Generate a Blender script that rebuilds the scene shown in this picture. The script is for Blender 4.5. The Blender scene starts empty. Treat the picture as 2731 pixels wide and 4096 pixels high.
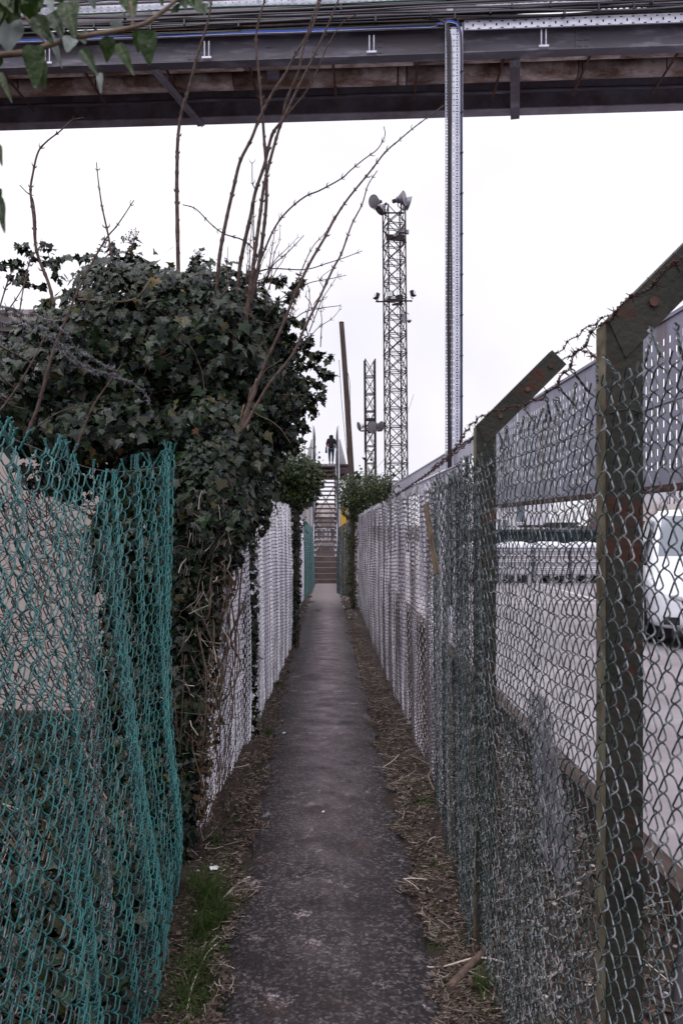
import bpy, bmesh, math, random
import numpy as np
from mathutils import Vector, Matrix
random.seed(7); rng = np.random.default_rng(11)
sc = bpy.context.scene
COL = sc.collection
F = 1850.0; CX = 752.0; CY = 1205.0; H = 1.7
pi = math.pi
def W(px, py, Y):
    """a point seen in direction (px, py) of the survey photo at distance Y"""
    return np.array([(px-CX)/F*Y, Y, H+(CY-py)/F*Y])

# ---------------------------------------------------------------- materials
def mat(name, base=(0.5,0.5,0.5), rough=0.6, metal=0.0, var=None, vscale=8.0, vdetail=6.0, vlo=0.35, vhi=0.65,
        bump=0.0, bscale=40.0, spec=0.16, isl=None, stretch=None, var2=None, v2scale=2.0, v2lo=0.5, v2hi=0.7, trans=0.0, coat=0.0):
    m = bpy.data.materials.new(name); m.use_nodes = True
    nt = m.node_tree; n = nt.nodes; l = nt.links
    b = n['Principled BSDF']
    b.inputs['Base Color'].default_value = (*base, 1); b.inputs['Roughness'].default_value = rough
    b.inputs['Metallic'].default_value = metal; b.inputs['Specular IOR Level'].default_value = spec
    if coat: b.inputs['Coat Weight'].default_value = coat; b.inputs['Coat Roughness'].default_value = 0.1
    tc = n.new('ShaderNodeTexCoord'); src = tc.outputs['Object']
    if stretch:
        mp = n.new('ShaderNodeMapping'); mp.inputs['Scale'].default_value = stretch
        l.new(src, mp.inputs['Vector']); src = mp.outputs['Vector']
    col = None
    if isl:
        g = n.new('ShaderNodeNewGeometry'); r = n.new('ShaderNodeValToRGB')
        el = r.color_ramp.elements
        el[0].position = 0; el[0].color = (*isl[0], 1); el[1].position = 1; el[1].color = (*isl[-1], 1)
        for k, c in enumerate(isl[1:-1]):
            e = el.new((k+1)/(len(isl)-1)); e.color = (*c, 1)
        l.new(g.outputs['Random Per Island'], r.inputs['Fac']); col = r.outputs['Color']
    def noise(scale, detail, lo, hi, c2, prev):
        t = n.new('ShaderNodeTexNoise'); t.inputs['Scale'].default_value = scale; t.inputs['Detail'].default_value = detail
        t.inputs['Roughness'].default_value = 0.62
        l.new(src, t.inputs['Vector'])
        r = n.new('ShaderNodeMapRange'); r.inputs['From Min'].default_value = lo; r.inputs['From Max'].default_value = hi
        l.new(t.outputs['Fac'], r.inputs['Value'])
        mx = n.new('ShaderNodeMix'); mx.data_type = 'RGBA'
        l.new(r.outputs['Result'], mx.inputs[0])
        if prev is None: mx.inputs[6].default_value = (*base, 1)
        else: l.new(prev, mx.inputs[6])
        mx.inputs[7].default_value = (*c2, 1)
        return mx.outputs[2]
    if var: col = noise(vscale, vdetail, vlo, vhi, var, col)
    if var2: col = noise(v2scale, 5.0, v2lo, v2hi, var2, col)
    if col is not None: l.new(col, b.inputs['Base Color'])
    if bump:
        t = n.new('ShaderNodeTexNoise'); t.inputs['Scale'].default_value = bscale; t.inputs['Detail'].default_value = 5
        l.new(src, t.inputs['Vector'])
        bp = n.new('ShaderNodeBump'); bp.inputs['Strength'].default_value = bump; bp.inputs['Distance'].default_value = 0.02
        l.new(t.outputs['Fac'], bp.inputs['Height']); l.new(bp.outputs['Normal'], b.inputs['Normal'])
    if trans:
        out = n['Material Output']; tr = n.new('ShaderNodeBsdfTranslucent'); ms = n.new('ShaderNodeMixShader')
        ms.inputs[0].default_value = trans
        if col is not None: l.new(col, tr.inputs['Color'])
        else: tr.inputs['Color'].default_value = (*base, 1)
        l.new(b.outputs[0], ms.inputs[1]); l.new(tr.outputs[0], ms.inputs[2]); l.new(ms.outputs[0], out.inputs['Surface'])
    return m

M = {}
M['teal'] = mat('teal_pvc', (0.006,0.062,0.066), 0.28, spec=0.4, var=(0.020,0.15,0.15), vscale=12, vlo=0.4, vhi=0.6, isl=None, bump=0.15, bscale=300)
M['dgreen'] = mat('dark_green_pvc', (0.010,0.022,0.021), 0.24, spec=0.5, var=(0.17,0.185,0.205), vscale=26, vlo=0.50, vhi=0.60)
M['galv_wire'] = mat('galvanised_wire', (0.72,0.70,0.77), 0.35, 0.1, var=(0.22,0.20,0.225), vscale=2.0, vlo=0.42, vhi=0.58)
M['wire_crossing_shade'] = mat('shaded_wire_crossing', (0.050,0.038,0.043), 0.7, var=(0.16,0.145,0.16), vscale=6)  # dark tone standing in for shade where the wires interlock
M['white_wire'] = mat('white_weathered_wire', (0.90,0.89,0.96), 0.5, 0.0, var=(0.5,0.48,0.55), vscale=4)
M['barb'] = mat('barbed_wire_steel', (0.20,0.20,0.225), 0.4, 0.4, var=(0.07,0.06,0.068), vscale=20)
M['rustbarb'] = mat('rusty_barbed_wire', (0.07,0.035,0.03), 0.8, var=(0.03,0.02,0.02), vscale=20)
M['post'] = mat('green_painted_steel', (0.016,0.017,0.015), 0.5, var=(0.030,0.029,0.024), vscale=6, var2=(0.045,0.018,0.012), v2scale=7, v2lo=0.58, v2hi=0.66, bump=0.25, bscale=60)
M['postedge'] = mat('pale_post_edge', (0.20,0.18,0.13), 0.7, var=(0.08,0.06,0.04), vscale=18)  # paler tan for the flange on the path side
M['galv'] = mat('galvanised_steel', (0.44,0.43,0.50), 0.5, 0.25, var=(0.30,0.29,0.36), vscale=11, bump=0.05)
M['perf'] = mat('perforated_steel', (0.27,0.27,0.34), 0.5, 0.15, var=(0.22,0.21,0.29), vscale=5, stretch=(1,1,0.3), var2=(0.15,0.12,0.15), v2scale=3.5, v2lo=0.54, v2hi=0.68, bump=0.1)
M['tray'] = mat('cable_tray_zinc', (0.58,0.59,0.68), 0.42, 0.2, var=(0.42,0.42,0.52), vscale=7)
M['rust'] = mat('rusty_steel', (0.10,0.05,0.04), 0.85, var=(0.04,0.022,0.02), vscale=15)
M['girder'] = mat('painted_girder', (0.085,0.08,0.105), 0.5, var=(0.22,0.21,0.26), vscale=3.0, vlo=0.5, vhi=0.72, vdetail=10, bump=0.1, stretch=(0.5,1,2.5), var2=(0.07,0.06,0.075), v2scale=1.2, v2lo=0.48, v2hi=0.6)
M['girderdark'] = mat('dark_girder', (0.22,0.215,0.27), 0.45, var=(0.12,0.095,0.11), vscale=2.0, bump=0.08)
M['pipe'] = mat('stained_pipe_lagging', (0.46,0.39,0.38), 0.6, var=(0.15,0.09,0.065), vscale=2.2, vlo=0.40, vhi=0.60, vdetail=9, stretch=(1.0,2.5,1), var2=(0.22,0.17,0.15), v2scale=9, bump=0.2)
M['deck'] = mat('rusty_deck', (0.11,0.07,0.05), 0.85, var=(0.22,0.18,0.14), vscale=5, stretch=(6,1,1), vlo=0.5, vhi=0.7)
M['cable'] = mat('black_cable', (0.018,0.016,0.022), 0.32, spec=0.4)
M['cableg'] = mat('grey_cable', (0.10,0.095,0.115), 0.35, spec=0.4)
M['cablegreen'] = mat('green_cable', (0.02,0.09,0.07), 0.35, spec=0.4)
M['cableblue'] = mat('blue_cable', (0.02,0.09,0.50), 0.35, spec=0.4)
M['mast'] = mat('mast_steel', (0.012,0.009,0.012), 0.6, var=(0.028,0.019,0.020), vscale=4)
M['lamp'] = mat('lamp_housing', (0.20,0.19,0.22), 0.45, 0.3, var=(0.18,0.16,0.19), vscale=6)
M['lampin'] = mat('lamp_reflector', (0.16,0.15,0.17), 0.22, 0.7)
M['lampglass'] = mat('lamp_glass', (0.62,0.62,0.68), 0.15)
M['wood'] = mat('weathered_wood', (0.040,0.028,0.026), 0.85, var=(0.075,0.055,0.05), vscale=3, stretch=(8,8,0.7), bump=0.5, bscale=18)
M['plank'] = mat('plank_wood', (0.15,0.115,0.08), 0.8, var=(0.07,0.05,0.04), vscale=4, stretch=(10,10,1), bump=0.3)
M['stem'] = mat('bare_stem', (0.035,0.022,0.020), 0.75, var=(0.095,0.068,0.060), vscale=30, bump=0.25, bscale=120)
M['twig'] = mat('dark_twig', (0.06,0.042,0.036), 0.8, var=(0.13,0.09,0.07), vscale=30)
M['vine'] = mat('ivy_vine', (0.20,0.15,0.11), 0.75, var=(0.09,0.06,0.05), vscale=20, bump=0.3)
M['ivy'] = mat('ivy_leaf', isl=[(0.003,0.006,0.004),(0.006,0.013,0.007),(0.003,0.007,0.006),(0.012,0.024,0.008),(0.004,0.009,0.008),(0.017,0.034,0.011),(0.006,0.012,0.007),(0.045,0.038,0.013)], rough=0.21, spec=0.27, trans=0.07, bump=0.25, bscale=90)
M['ivyfar'] = mat('ivy_leaf_green', isl=[(0.010,0.020,0.008),(0.022,0.040,0.010),(0.014,0.028,0.010),(0.040,0.062,0.014),(0.085,0.095,0.025)], rough=0.35, spec=0.3, trans=0.18)
M['ivydry'] = mat('ivy_leaf_brown', isl=[(0.05,0.03,0.018),(0.09,0.055,0.03),(0.035,0.035,0.018)], rough=0.6, trans=0.1)
M['ivynear'] = mat('ivy_leaf_near', isl=[(0.018,0.038,0.008),(0.026,0.052,0.010),(0.014,0.030,0.008),(0.036,0.064,0.012)], rough=0.35, spec=0.3, trans=0.30, bump=0.3, bscale=60, var=(0.05,0.075,0.022), vscale=70, vlo=0.5, vhi=0.75)
M['ivysheen'] = mat('ivy_leaf_sheen', (0.15,0.18,0.16), 0.4, var=(0.30,0.33,0.34), vscale=30, trans=0.2)  # paler leaf copy with the sky's reflection painted into its colour
M['yellowleaf'] = mat('yellowed_ivy_leaf', isl=[(0.13,0.11,0.025),(0.10,0.05,0.025),(0.05,0.07,0.02),(0.17,0.10,0.04)], rough=0.45, trans=0.2)
M['berry'] = mat('ivy_berry', (0.045,0.035,0.025), 0.5)
M['soil'] = mat('soil', (0.022,0.015,0.014), 0.95, var=(0.055,0.040,0.036), vscale=22, vdetail=12, bump=1.0, bscale=70, var2=(0.028,0.034,0.016), v2scale=1.7, v2lo=0.55, v2hi=0.68)
M['straw'] = mat('dry_stalks', isl=[(0.09,0.066,0.056),(0.05,0.036,0.031),(0.26,0.21,0.18),(0.04,0.028,0.024),(0.46,0.40,0.35),(0.03,0.020,0.018),(0.15,0.115,0.095),(0.06,0.043,0.036)], rough=0.8)
M['flake'] = mat('leaf_litter', isl=[(0.035,0.022,0.018),(0.075,0.047,0.036),(0.020,0.014,0.013),(0.15,0.11,0.09),(0.045,0.028,0.020)], rough=0.8)
M['pebble'] = mat('pebble', isl=[(0.13,0.12,0.13),(0.30,0.28,0.29),(0.09,0.08,0.08),(0.55,0.53,0.54),(0.19,0.17,0.17)], rough=0.8)
M['grass'] = mat('grass_blade', isl=[(0.030,0.055,0.014),(0.055,0.090,0.020),(0.022,0.042,0.014),(0.085,0.105,0.035)], rough=0.5, trans=0.25)
M['wallpale'] = mat('pale_render', (0.36,0.31,0.30), 0.85, var=(0.36,0.31,0.31), vscale=1.5, bump=0.05)
M['clad'] = mat('corrugated_cladding', (0.36,0.35,0.37), 0.6, var=(0.27,0.25,0.27), vscale=1.5)
M['fascia'] = mat('roof_fascia', (0.10,0.085,0.085), 0.85, var=(0.28,0.25,0.25), vscale=8, vlo=0.45, vhi=0.6)
M['panelwall'] = mat('pale_panel', (0.74,0.72,0.79), 0.7, var=(0.62,0.59,0.66), vscale=1.6)
M['kerb'] = mat('edging_board', (0.040,0.028,0.025), 0.85, var=(0.075,0.055,0.048), vscale=6, stretch=(1,0.3,3), bump=0.4)
M['carpark'] = mat('car_park_concrete', (0.33,0.30,0.325), 0.8, var=(0.24,0.215,0.235), vscale=1.4, vdetail=10, bump=0.3, bscale=150, var2=(0.20,0.175,0.19), v2scale=0.9, v2lo=0.50, v2hi=0.72)
M['linepaint'] = mat('line_paint', (0.62,0.60,0.62), 0.7, var=(0.45,0.42,0.42), vscale=10)
M['carwhite'] = mat('white_car_paint', (0.72,0.73,0.80), 0.25, spec=0.5, coat=0.6)
M['black'] = mat('black_plastic', (0.022,0.020,0.024), 0.5)
M['tyre'] = mat('tyre_rubber', (0.020,0.018,0.020), 0.75, bump=0.3, bscale=60)
M['glass'] = mat('car_glass', (0.22,0.24,0.28), 0.08, spec=0.8)
M['chrome'] = mat('chrome', (0.6,0.6,0.65), 0.2, 0.9)
M['headlamp'] = mat('headlamp_glass', (0.42,0.42,0.47), 0.12)
M['bin'] = mat('pale_plastic', (0.42,0.39,0.43), 0.55, var=(0.34,0.31,0.35), vscale=3)
M['binlid'] = mat('white_wrap', (0.74,0.74,0.82), 0.5, bump=0.5, bscale=10)
M['navy'] = mat('dark_blue_steel', (0.022,0.032,0.042), 0.5, var=(0.03,0.045,0.055), vscale=2)
M['yellow'] = mat('yellow_paint', (0.40,0.24,0.04), 0.5, var=(0.42,0.24,0.05), vscale=6)
M['brickpale'] = mat('pale_building', (0.52,0.51,0.56), 0.8, var=(0.45,0.43,0.48), vscale=0.4)
M['roofgrey'] = mat('grey_roof', (0.20,0.17,0.17), 0.8, var=(0.26,0.22,0.22), vscale=1.0)
M['winglass'] = mat('window_glass', (0.10,0.11,0.14), 0.15)
M['stairsteel'] = mat('stair_steel', (0.06,0.045,0.052), 0.7, var=(0.10,0.08,0.085), vscale=4)
M['stairconc'] = mat('stair_riser', (0.065,0.046,0.048), 0.8, var=(0.10,0.075,0.075), vscale=3)
M['nosing'] = mat('step_nosing', (0.24,0.20,0.21), 0.7)
M['railgalv'] = mat('stair_handrail_steel', (0.30,0.29,0.33), 0.5, 0.2, var=(0.33,0.31,0.35), vscale=3)
M['screen'] = mat('mesh_screen', (0.045,0.052,0.060), 0.6)
M['coat'] = mat('coat_fabric', (0.018,0.016,0.022), 0.85, bump=0.2, bscale=20)
M['jeans'] = mat('denim', (0.022,0.034,0.065), 0.85)
M['skin'] = mat('skin', (0.30,0.18,0.14), 0.6)
M['pink'] = mat('pink_strap', (0.85,0.12,0.50), 0.5)
M['bark'] = mat('tree_bark', (0.17,0.13,0.13), 0.85, var=(0.10,0.075,0.075), vscale=5)
M['litter'] = mat('white_litter', (0.7,0.7,0.74), 0.6)
M['brush'] = mat('grey_dead_stalks', isl=[(0.16,0.15,0.18),(0.10,0.09,0.11),(0.24,0.22,0.26),(0.07,0.06,0.075)], rough=0.8)

def asphalt():
    m = bpy.data.materials.new('worn_asphalt'); m.use_nodes = True
    nt = m.node_tree; n = nt.nodes; l = nt.links; b = n['Principled BSDF']
    b.inputs['Roughness'].default_value = 0.7; b.inputs['Specular IOR Level'].default_value = 0.18
    tc = n.new('ShaderNodeTexCoord'); P = tc.outputs['Object']
    def nz(s, d=4, r=0.6):
        t = n.new('ShaderNodeTexNoise'); t.inputs['Scale'].default_value = s; t.inputs['Detail'].default_value = d; t.inputs['Roughness'].default_value = r
        l.new(P, t.inputs['Vector']); return t.outputs['Fac']
    def rng_(v, a, c, o0=0, o1=1):
        r = n.new('ShaderNodeMapRange'); r.inputs['From Min'].default_value = a; r.inputs['From Max'].default_value = c
        r.inputs['To Min'].default_value = o0; r.inputs['To Max'].default_value = o1; l.new(v, r.inputs['Value']); return r.outputs['Result']
    def mix(f, a, c):
        x = n.new('ShaderNodeMix'); x.data_type = 'RGBA'; l.new(f, x.inputs[0])
        for k, v in ((6, a), (7, c)):
            if isinstance(v, tuple): x.inputs[k].default_value = (*v, 1)
            else: l.new(v, x.inputs[k])
        return x.outputs[2]
    vo = n.new('ShaderNodeTexVoronoi'); vo.inputs['Scale'].default_value = 88; l.new(P, vo.inputs['Vector'])
    sep = n.new('ShaderNodeSeparateColor'); l.new(vo.outputs['Color'], sep.inputs[0])
    stone = rng_(sep.outputs[0], 0.62, 1.0)
    c = mix(stone, (0.020,0.016,0.018), (0.150,0.130,0.138))
    c = mix(rng_(nz(260, 2), 0.42, 0.7), c, (0.010,0.008,0.009))
    # paler middle of the path, stronger further along
    sx = n.new('ShaderNodeSeparateXYZ'); l.new(P, sx.inputs[0])
    ab = n.new('ShaderNodeMath'); ab.operation = 'ABSOLUTE'; l.new(sx.outputs[0], ab.inputs[0])
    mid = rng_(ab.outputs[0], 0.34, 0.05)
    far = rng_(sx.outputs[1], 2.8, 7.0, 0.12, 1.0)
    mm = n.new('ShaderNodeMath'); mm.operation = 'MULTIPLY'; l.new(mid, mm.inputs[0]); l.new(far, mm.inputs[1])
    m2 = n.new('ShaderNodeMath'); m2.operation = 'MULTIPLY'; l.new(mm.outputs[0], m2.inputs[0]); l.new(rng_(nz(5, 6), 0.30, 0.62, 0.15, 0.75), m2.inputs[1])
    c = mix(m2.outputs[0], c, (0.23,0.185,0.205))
    # pale scuffed patches
    pt = n.new('ShaderNodeMath'); pt.operation = 'MULTIPLY'
    l.new(rng_(nz(6.5, 9, 0.75), 0.585, 0.63), pt.inputs[0]); l.new(rng_(nz(90, 3), 0.42, 0.56), pt.inputs[1])
    c = mix(pt.outputs[0], c, (0.30,0.25,0.26))
    c = mix(rng_(nz(2.2, 6), 0.50, 0.68, 0, 0.75), c, (0.016,0.012,0.012))
    c = mix(rng_(nz(20, 6, 0.7), 0.56, 0.70, 0, 0.6), c, (0.10,0.082,0.088))
    c = mix(rng_(nz(3.3, 7), 0.56, 0.64, 0, 0.4), c, (0.050,0.030,0.024))
    vc = n.new('ShaderNodeTexVoronoi'); vc.feature = 'DISTANCE_TO_EDGE'; vc.inputs['Scale'].default_value = 1.15
    wv = n.new('ShaderNodeTexNoise'); wv.inputs['Scale'].default_value = 6; wv.inputs['Detail'].default_value = 6; l.new(P, wv.inputs['Vector'])
    ad = n.new('ShaderNodeVectorMath'); ad.operation = 'MULTIPLY_ADD'; ad.inputs[1].default_value = (.35,.35,.35); l.new(wv.outputs['Color'], ad.inputs[0]); l.new(P, ad.inputs[2]); l.new(ad.outputs[0], vc.inputs['Vector'])
    ck = n.new('ShaderNodeMath'); ck.operation = 'MULTIPLY'; l.new(rng_(vc.outputs['Distance'], 0.008, 0.002, 0, 0.5), ck.inputs[0]); l.new(rng_(nz(1.3, 3), 0.56, 0.64), ck.inputs[1])
    c = mix(ck.outputs[0], c, (0.006,0.005,0.005))
    # dirt washed over the far end
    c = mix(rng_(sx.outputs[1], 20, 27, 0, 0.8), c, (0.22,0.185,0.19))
    l.new(c, b.inputs['Base Color'])
    bp = n.new('ShaderNodeBump'); bp.inputs['Strength'].default_value = 0.9; bp.inputs['Distance'].default_value = 0.006
    l.new(vo.outputs['Distance'], bp.inputs['Height'])
    b2 = n.new('ShaderNodeBump'); b2.inputs['Strength'].default_value = 0.6; b2.inputs['Distance'].default_value = 0.03
    l.new(nz(14, 8), b2.inputs['Height']); l.new(b2.outputs['Normal'], bp.inputs['Normal']); l.new(bp.outputs['Normal'], b.inputs['Normal'])
    return m
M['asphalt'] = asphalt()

# ---------------------------------------------------------------- mesh builder
def new_mesh(name, V, FA, mats, fm=None, smooth=False):
    me = bpy.data.meshes.new(name)
    V = np.asarray(V, dtype=np.float32)
    me.vertices.add(len(V)); me.vertices.foreach_set('co', V.ravel())
    tot = [f.shape[1] for f in FA for _ in (0,)]
    loops = np.concatenate([f.ravel() for f in FA]).astype(np.int32)
    counts = np.concatenate([np.full(len(f), f.shape[1], np.int32) for f in FA])
    starts = np.concatenate([[0], np.cumsum(counts)[:-1]]).astype(np.int32)
    me.loops.add(len(loops)); me.loops.foreach_set('vertex_index', loops)
    me.polygons.add(len(counts)); me.polygons.foreach_set('loop_start', starts); me.polygons.foreach_set('loop_total', counts)
    for m in mats: me.materials.append(m)
    if fm is not None: me.polygons.foreach_set('material_index', fm.astype(np.int32))
    me.polygons.foreach_set('use_smooth', np.full(len(counts), bool(smooth)))
    me.update(calc_edges=True)
    return me

class MB:
    def __init__(s): s.V = []; s.F = []; s.I = []; s.n = 0
    def add(s, V, FA, mi=0):
        V = np.asarray(V, float).reshape(-1, 3); FA = np.asarray(FA, int)
        s.V.append(V); s.F.append(FA + s.n); s.I.append(np.full(len(FA), mi)); s.n += len(V); return s
    def box(s, c, d, R=None, mi=0, taper=1.0):
        x, y, z = np.array(d)/2
        V = np.array([[-x,-y,-z],[x,-y,-z],[x,y,-z],[-x,y,-z],[-x*taper,-y*taper,z],[x*taper,-y*taper,z],[x*taper,y*taper,z],[-x*taper,y*taper,z]])
        if R is not None: V = V @ np.array(R).T
        return s.add(V + np.array(c), [[0,3,2,1],[4,5,6,7],[0,1,5,4],[1,2,6,5],[2,3,7,6],[3,0,4,7]], mi)
    def span(s, x0, x1, y0, y1, z0, z1, mi=0):
        return s.box(((x0+x1)/2,(y0+y1)/2,(z0+z1)/2), (abs(x1-x0),abs(y1-y0),abs(z1-z0)), None, mi)
    def bar(s, a, b, w, h=None, up=(0,0,1), mi=0):
        a = np.array(a, float); b = np.array(b, float); h = h or w
        t = b-a; L = np.linalg.norm(t); t /= L
        u = np.array(up, float)
        if abs(np.dot(u, t)) > 0.98: u = np.array([0,1.0,0])
        x = np.cross(u, t); x /= np.linalg.norm(x); y = np.cross(t, x)
        R = np.stack([x, y, t], 1)
        return s.box((a+b)/2, (w, h, L), R, mi)
    def tube(s, pts, r, sides=6, mi=0, cap=True):
        P = np.asarray(pts, float); N = len(P)
        r = np.broadcast_to(np.asarray(r, float), (N,))
        T = np.gradient(P, axis=0); T /= np.linalg.norm(T, axis=1)[:, None] + 1e-12
        u = np.array([0,0,1.0]) if abs(T[0][2]) < 0.9 else np.array([1.0,0,0])
        A = np.zeros((N,3))
        a = np.cross(T[0], u); a /= np.linalg.norm(a)
        for i in range(N):
            a = a - np.dot(a, T[i])*T[i]; a /= np.linalg.norm(a)+1e-12; A[i] = a
        B = np.cross(T, A)
        th = np.arange(sides)*2*pi/sides
        V = P[:,None] + r[:,None,None]*(np.cos(th)[None,:,None]*A[:,None] + np.sin(th)[None,:,None]*B[:,None])
        i = np.arange(N-1)[:,None]*sides; j = np.arange(sides)[None]; k = (j+1) % sides
        FA = np.stack([i+j, i+k, i+sides+k, i+sides+j], -1).reshape(-1,4)
        s.add(V.reshape(-1,3), FA, mi)
        if cap and sides == 4:
            s.F.append(np.array([[3,2,1,0]]) + s.n - N*sides); s.I.append(np.array([mi]))
            s.F.append(np.array([[0,1,2,3]]) + s.n - sides); s.I.append(np.array([mi]))
        elif cap:
            b0 = s.n - N*sides; b1 = s.n - sides
            t0 = np.array([[0, q+1, q] for q in range(1, sides-1)]); t1 = np.array([[0, q, q+1] for q in range(1, sides-1)])
            s.F.append(t0 + b0); s.I.append(np.full(len(t0), mi)); s.F.append(t1 + b1); s.I.append(np.full(len(t1), mi))
        return s
    def tubes(s, P, r, sides=4, ref=(1,0,0), mi=0, seg=None):
        """batch: P (W,N,3)"""
        P = np.asarray(P, float); Wn, N, _ = P.shape
        if Wn == 0: return s
        T = np.gradient(P, axis=1); T /= np.linalg.norm(T, axis=2)[..., None] + 1e-12
        ref = np.array(ref, float)
        A = np.cross(T, ref); A /= np.linalg.norm(A, axis=2)[..., None] + 1e-9
        B = np.cross(T, A)
        th = np.arange(sides)*2*pi/sides
        r = np.asarray(r, float)
        if r.ndim == 1: r = r[:, None, None, None]
        V = P[:,:,None] + r*(np.cos(th)[:,None]*A[:,:,None] + np.sin(th)[:,None]*B[:,:,None])
        w = np.arange(Wn)[:,None,None]*N*sides; i = np.arange(N-1)[None,:,None]*sides; j = np.arange(sides)[None,None]; k = (j+1) % sides
        FA = np.stack([w+i+j, w+i+k, w+i+sides+k, w+i+sides+j], -1).reshape(-1,4)
        s.add(V.reshape(-1,3), FA, mi)
        if seg is not None: s.I[-1] = np.broadcast_to(np.asarray(seg)[None,:,None], (Wn, N-1, sides)).reshape(-1)
        return s
    def lathe(s, prof, c, ax=(0,0,1), sides=24, mi=0):
        ax = np.array(ax, float); ax /= np.linalg.norm(ax)
        u = np.array([0,0,1.0]) if abs(ax[2]) < 0.9 else np.array([1.0,0,0])
        a = np.cross(ax, u); a /= np.linalg.norm(a); b = np.cross(ax, a)
        th = np.arange(sides)*2*pi/sides
        V = np.array([np.array(c) + ax*h + r*(math.cos(t)*a + math.sin(t)*b) for r, h in prof for t in th])
        N = len(prof); i = np.arange(N-1)[:,None]*sides; j = np.arange(sides)[None]; k = (j+1) % sides
        return s.add(V, np.stack([i+j, i+k, i+sides+k, i+sides+j], -1).reshape(-1,4), mi)
    def ball(s, c, r, mi=0, sq=(1,1,1), sides=12, rings=8):
        th = np.arange(sides)*2*pi/sides; ph = np.linspace(0.02, pi-0.02, rings)
        V = np.array([np.array(c) + r*np.array(sq)*np.array([math.sin(p)*math.cos(t), math.sin(p)*math.sin(t), math.cos(p)]) for p in ph for t in th])
        i = np.arange(rings-1)[:,None]*sides; j = np.arange(sides)[None]; k = (j+1) % sides
        return s.add(V, np.stack([i+j, i+sides+j, i+sides+k, i+k], -1).reshape(-1,4), mi)
    def build(s, name, mats, parent=None, smooth=False, origin=None):
        if not isinstance(mats, (list, tuple)): mats = [mats]
        V = np.concatenate(s.V)
        if origin is not None: V = V - np.array(origin)
        # group faces by size while keeping the material indices
        q = [(f, i) for f, i in zip(s.F, s.I)]
        me = new_mesh(name, V, [f for f, _ in q], mats, np.concatenate([i for _, i in q]), smooth)
        o = bpy.data.objects.new(name, me); COL.objects.link(o)
        if origin is not None: o.location = origin
        if parent is not None:
            o.parent = parent
            o.location = Vector(o.location) - parent_world(parent) if origin is not None else -parent_world(parent)
        return o
def parent_world(p):
    v = Vector(p.location); q = p.parent
    while q is not None: v = v + Vector(q.location); q = q.parent
    return v
def thing(name, loc, label, cat, group=None):
    o = bpy.data.objects.new(name, None); COL.objects.link(o); o.location = loc; o.empty_display_size = 0.2
    return tag(o, label, cat, group)
def tag(o, label, cat, group=None):
    o['label'] = label; o['category'] = cat
    if group: o['group'] = group
    return o
def struct(o, kind='structure', label=None):
    o['kind'] = kind
    if label: o['label'] = label
    return o
def bevel(o, w=0.005, seg=2):
    m = o.modifiers.new('bevel', 'BEVEL'); m.width = w; m.segments = seg; m.limit_method = 'ANGLE'; return o

def smoothstep(a, b, x): t = np.clip((x-a)/(b-a), 0, 1); return t*t*(3-2*t)
def lane(Y): return -0.03125*np.clip(np.asarray(Y, float)-5.0, 0, 32)
def gz(X, Y):
    w = 1 - smoothstep(1.2, 2.4, np.abs(X)); return lane(Y)*w
def catmull(P, n=8):
    P = np.asarray(P, float); Q = np.vstack([2*P[0]-P[1], P, 2*P[-1]-P[-2]]); out = []
    t = np.linspace(0, 1, n, endpoint=False)[:,None]
    for i in range(1, len(Q)-2):
        a, b, c, d = Q[i-1], Q[i], Q[i+1], Q[i+2]
        out.append(0.5*((2*b)+(-a+c)*t+(2*a-5*b+4*c-d)*t**2+(-a+3*b-3*c+d)*t**3))
    out.append(P[-1:]); return np.vstack(out)

# ---------------------------------------------------------------- camera, light, sky
cam_d = bpy.data.cameras.new('camera'); cam = bpy.data.objects.new('camera', cam_d); COL.objects.link(cam)
cam.location = (0, 0, H); cam.rotation_euler = (pi/2, 0, 0)
cam_d.sensor_fit = 'VERTICAL'; cam_d.sensor_height = 36; cam_d.sensor_width = 24; cam_d.lens = F/2352*36
cam_d.shift_x = (784-CX)/2352; cam_d.shift_y = (CY-1176)/2352
cam_d.clip_start = 0.05; cam_d.clip_end = 3000
cam_d.dof.use_dof = True; cam_d.dof.focus_distance = 5.5; cam_d.dof.aperture_fstop = 9.0
sc.camera = cam
w = bpy.data.worlds.new('World'); sc.world = w; w.use_nodes = True
n = w.node_tree.nodes; l = w.node_tree.links
sky = n.new('ShaderNodeTexSky'); sky.sky_type = 'NISHITA'; sky.sun_disc = False
sky.sun_elevation = math.radians(48); sky.sun_rotation = math.radians(200); sky.air_density = 1.0; sky.dust_density = 4.0
hs = n.new('ShaderNodeHueSaturation'); hs.inputs['Saturation'].default_value = 0.06
l.new(sky.outputs[0], hs.inputs['Color'])
tc = n.new('ShaderNodeTexCoord'); nz = n.new('ShaderNodeTexNoise'); nz.inputs['Scale'].default_value = 2.2; nz.inputs['Detail'].default_value = 6
l.new(tc.outputs['Generated'], nz.inputs['Vector'])
rp = n.new('ShaderNodeValToRGB'); rp.color_ramp.elements[0].position = 0.3; rp.color_ramp.elements[0].color = (9.6,9.4,10.6,1)
rp.color_ramp.elements[1].position = 0.75; rp.color_ramp.elements[1].color = (14.2,13.9,14.6,1)
l.new(nz.outputs['Fac'], rp.inputs['Fac'])
mx = n.new('ShaderNodeMix'); mx.data_type = 'RGBA'; mx.inputs[0].default_value = 0.8
l.new(hs.outputs[0], mx.inputs[6]); l.new(rp.outputs[0], mx.inputs[7])
sp = n.new('ShaderNodeSeparateXYZ'); l.new(tc.outputs['Generated'], sp.inputs[0])
mr = n.new('ShaderNodeMapRange'); mr.inputs['From Min'].default_value = 0.45; mr.inputs['From Max'].default_value = 1.0; mr.inputs['To Min'].default_value = 1.0; mr.inputs['To Max'].default_value = 2.1
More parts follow.
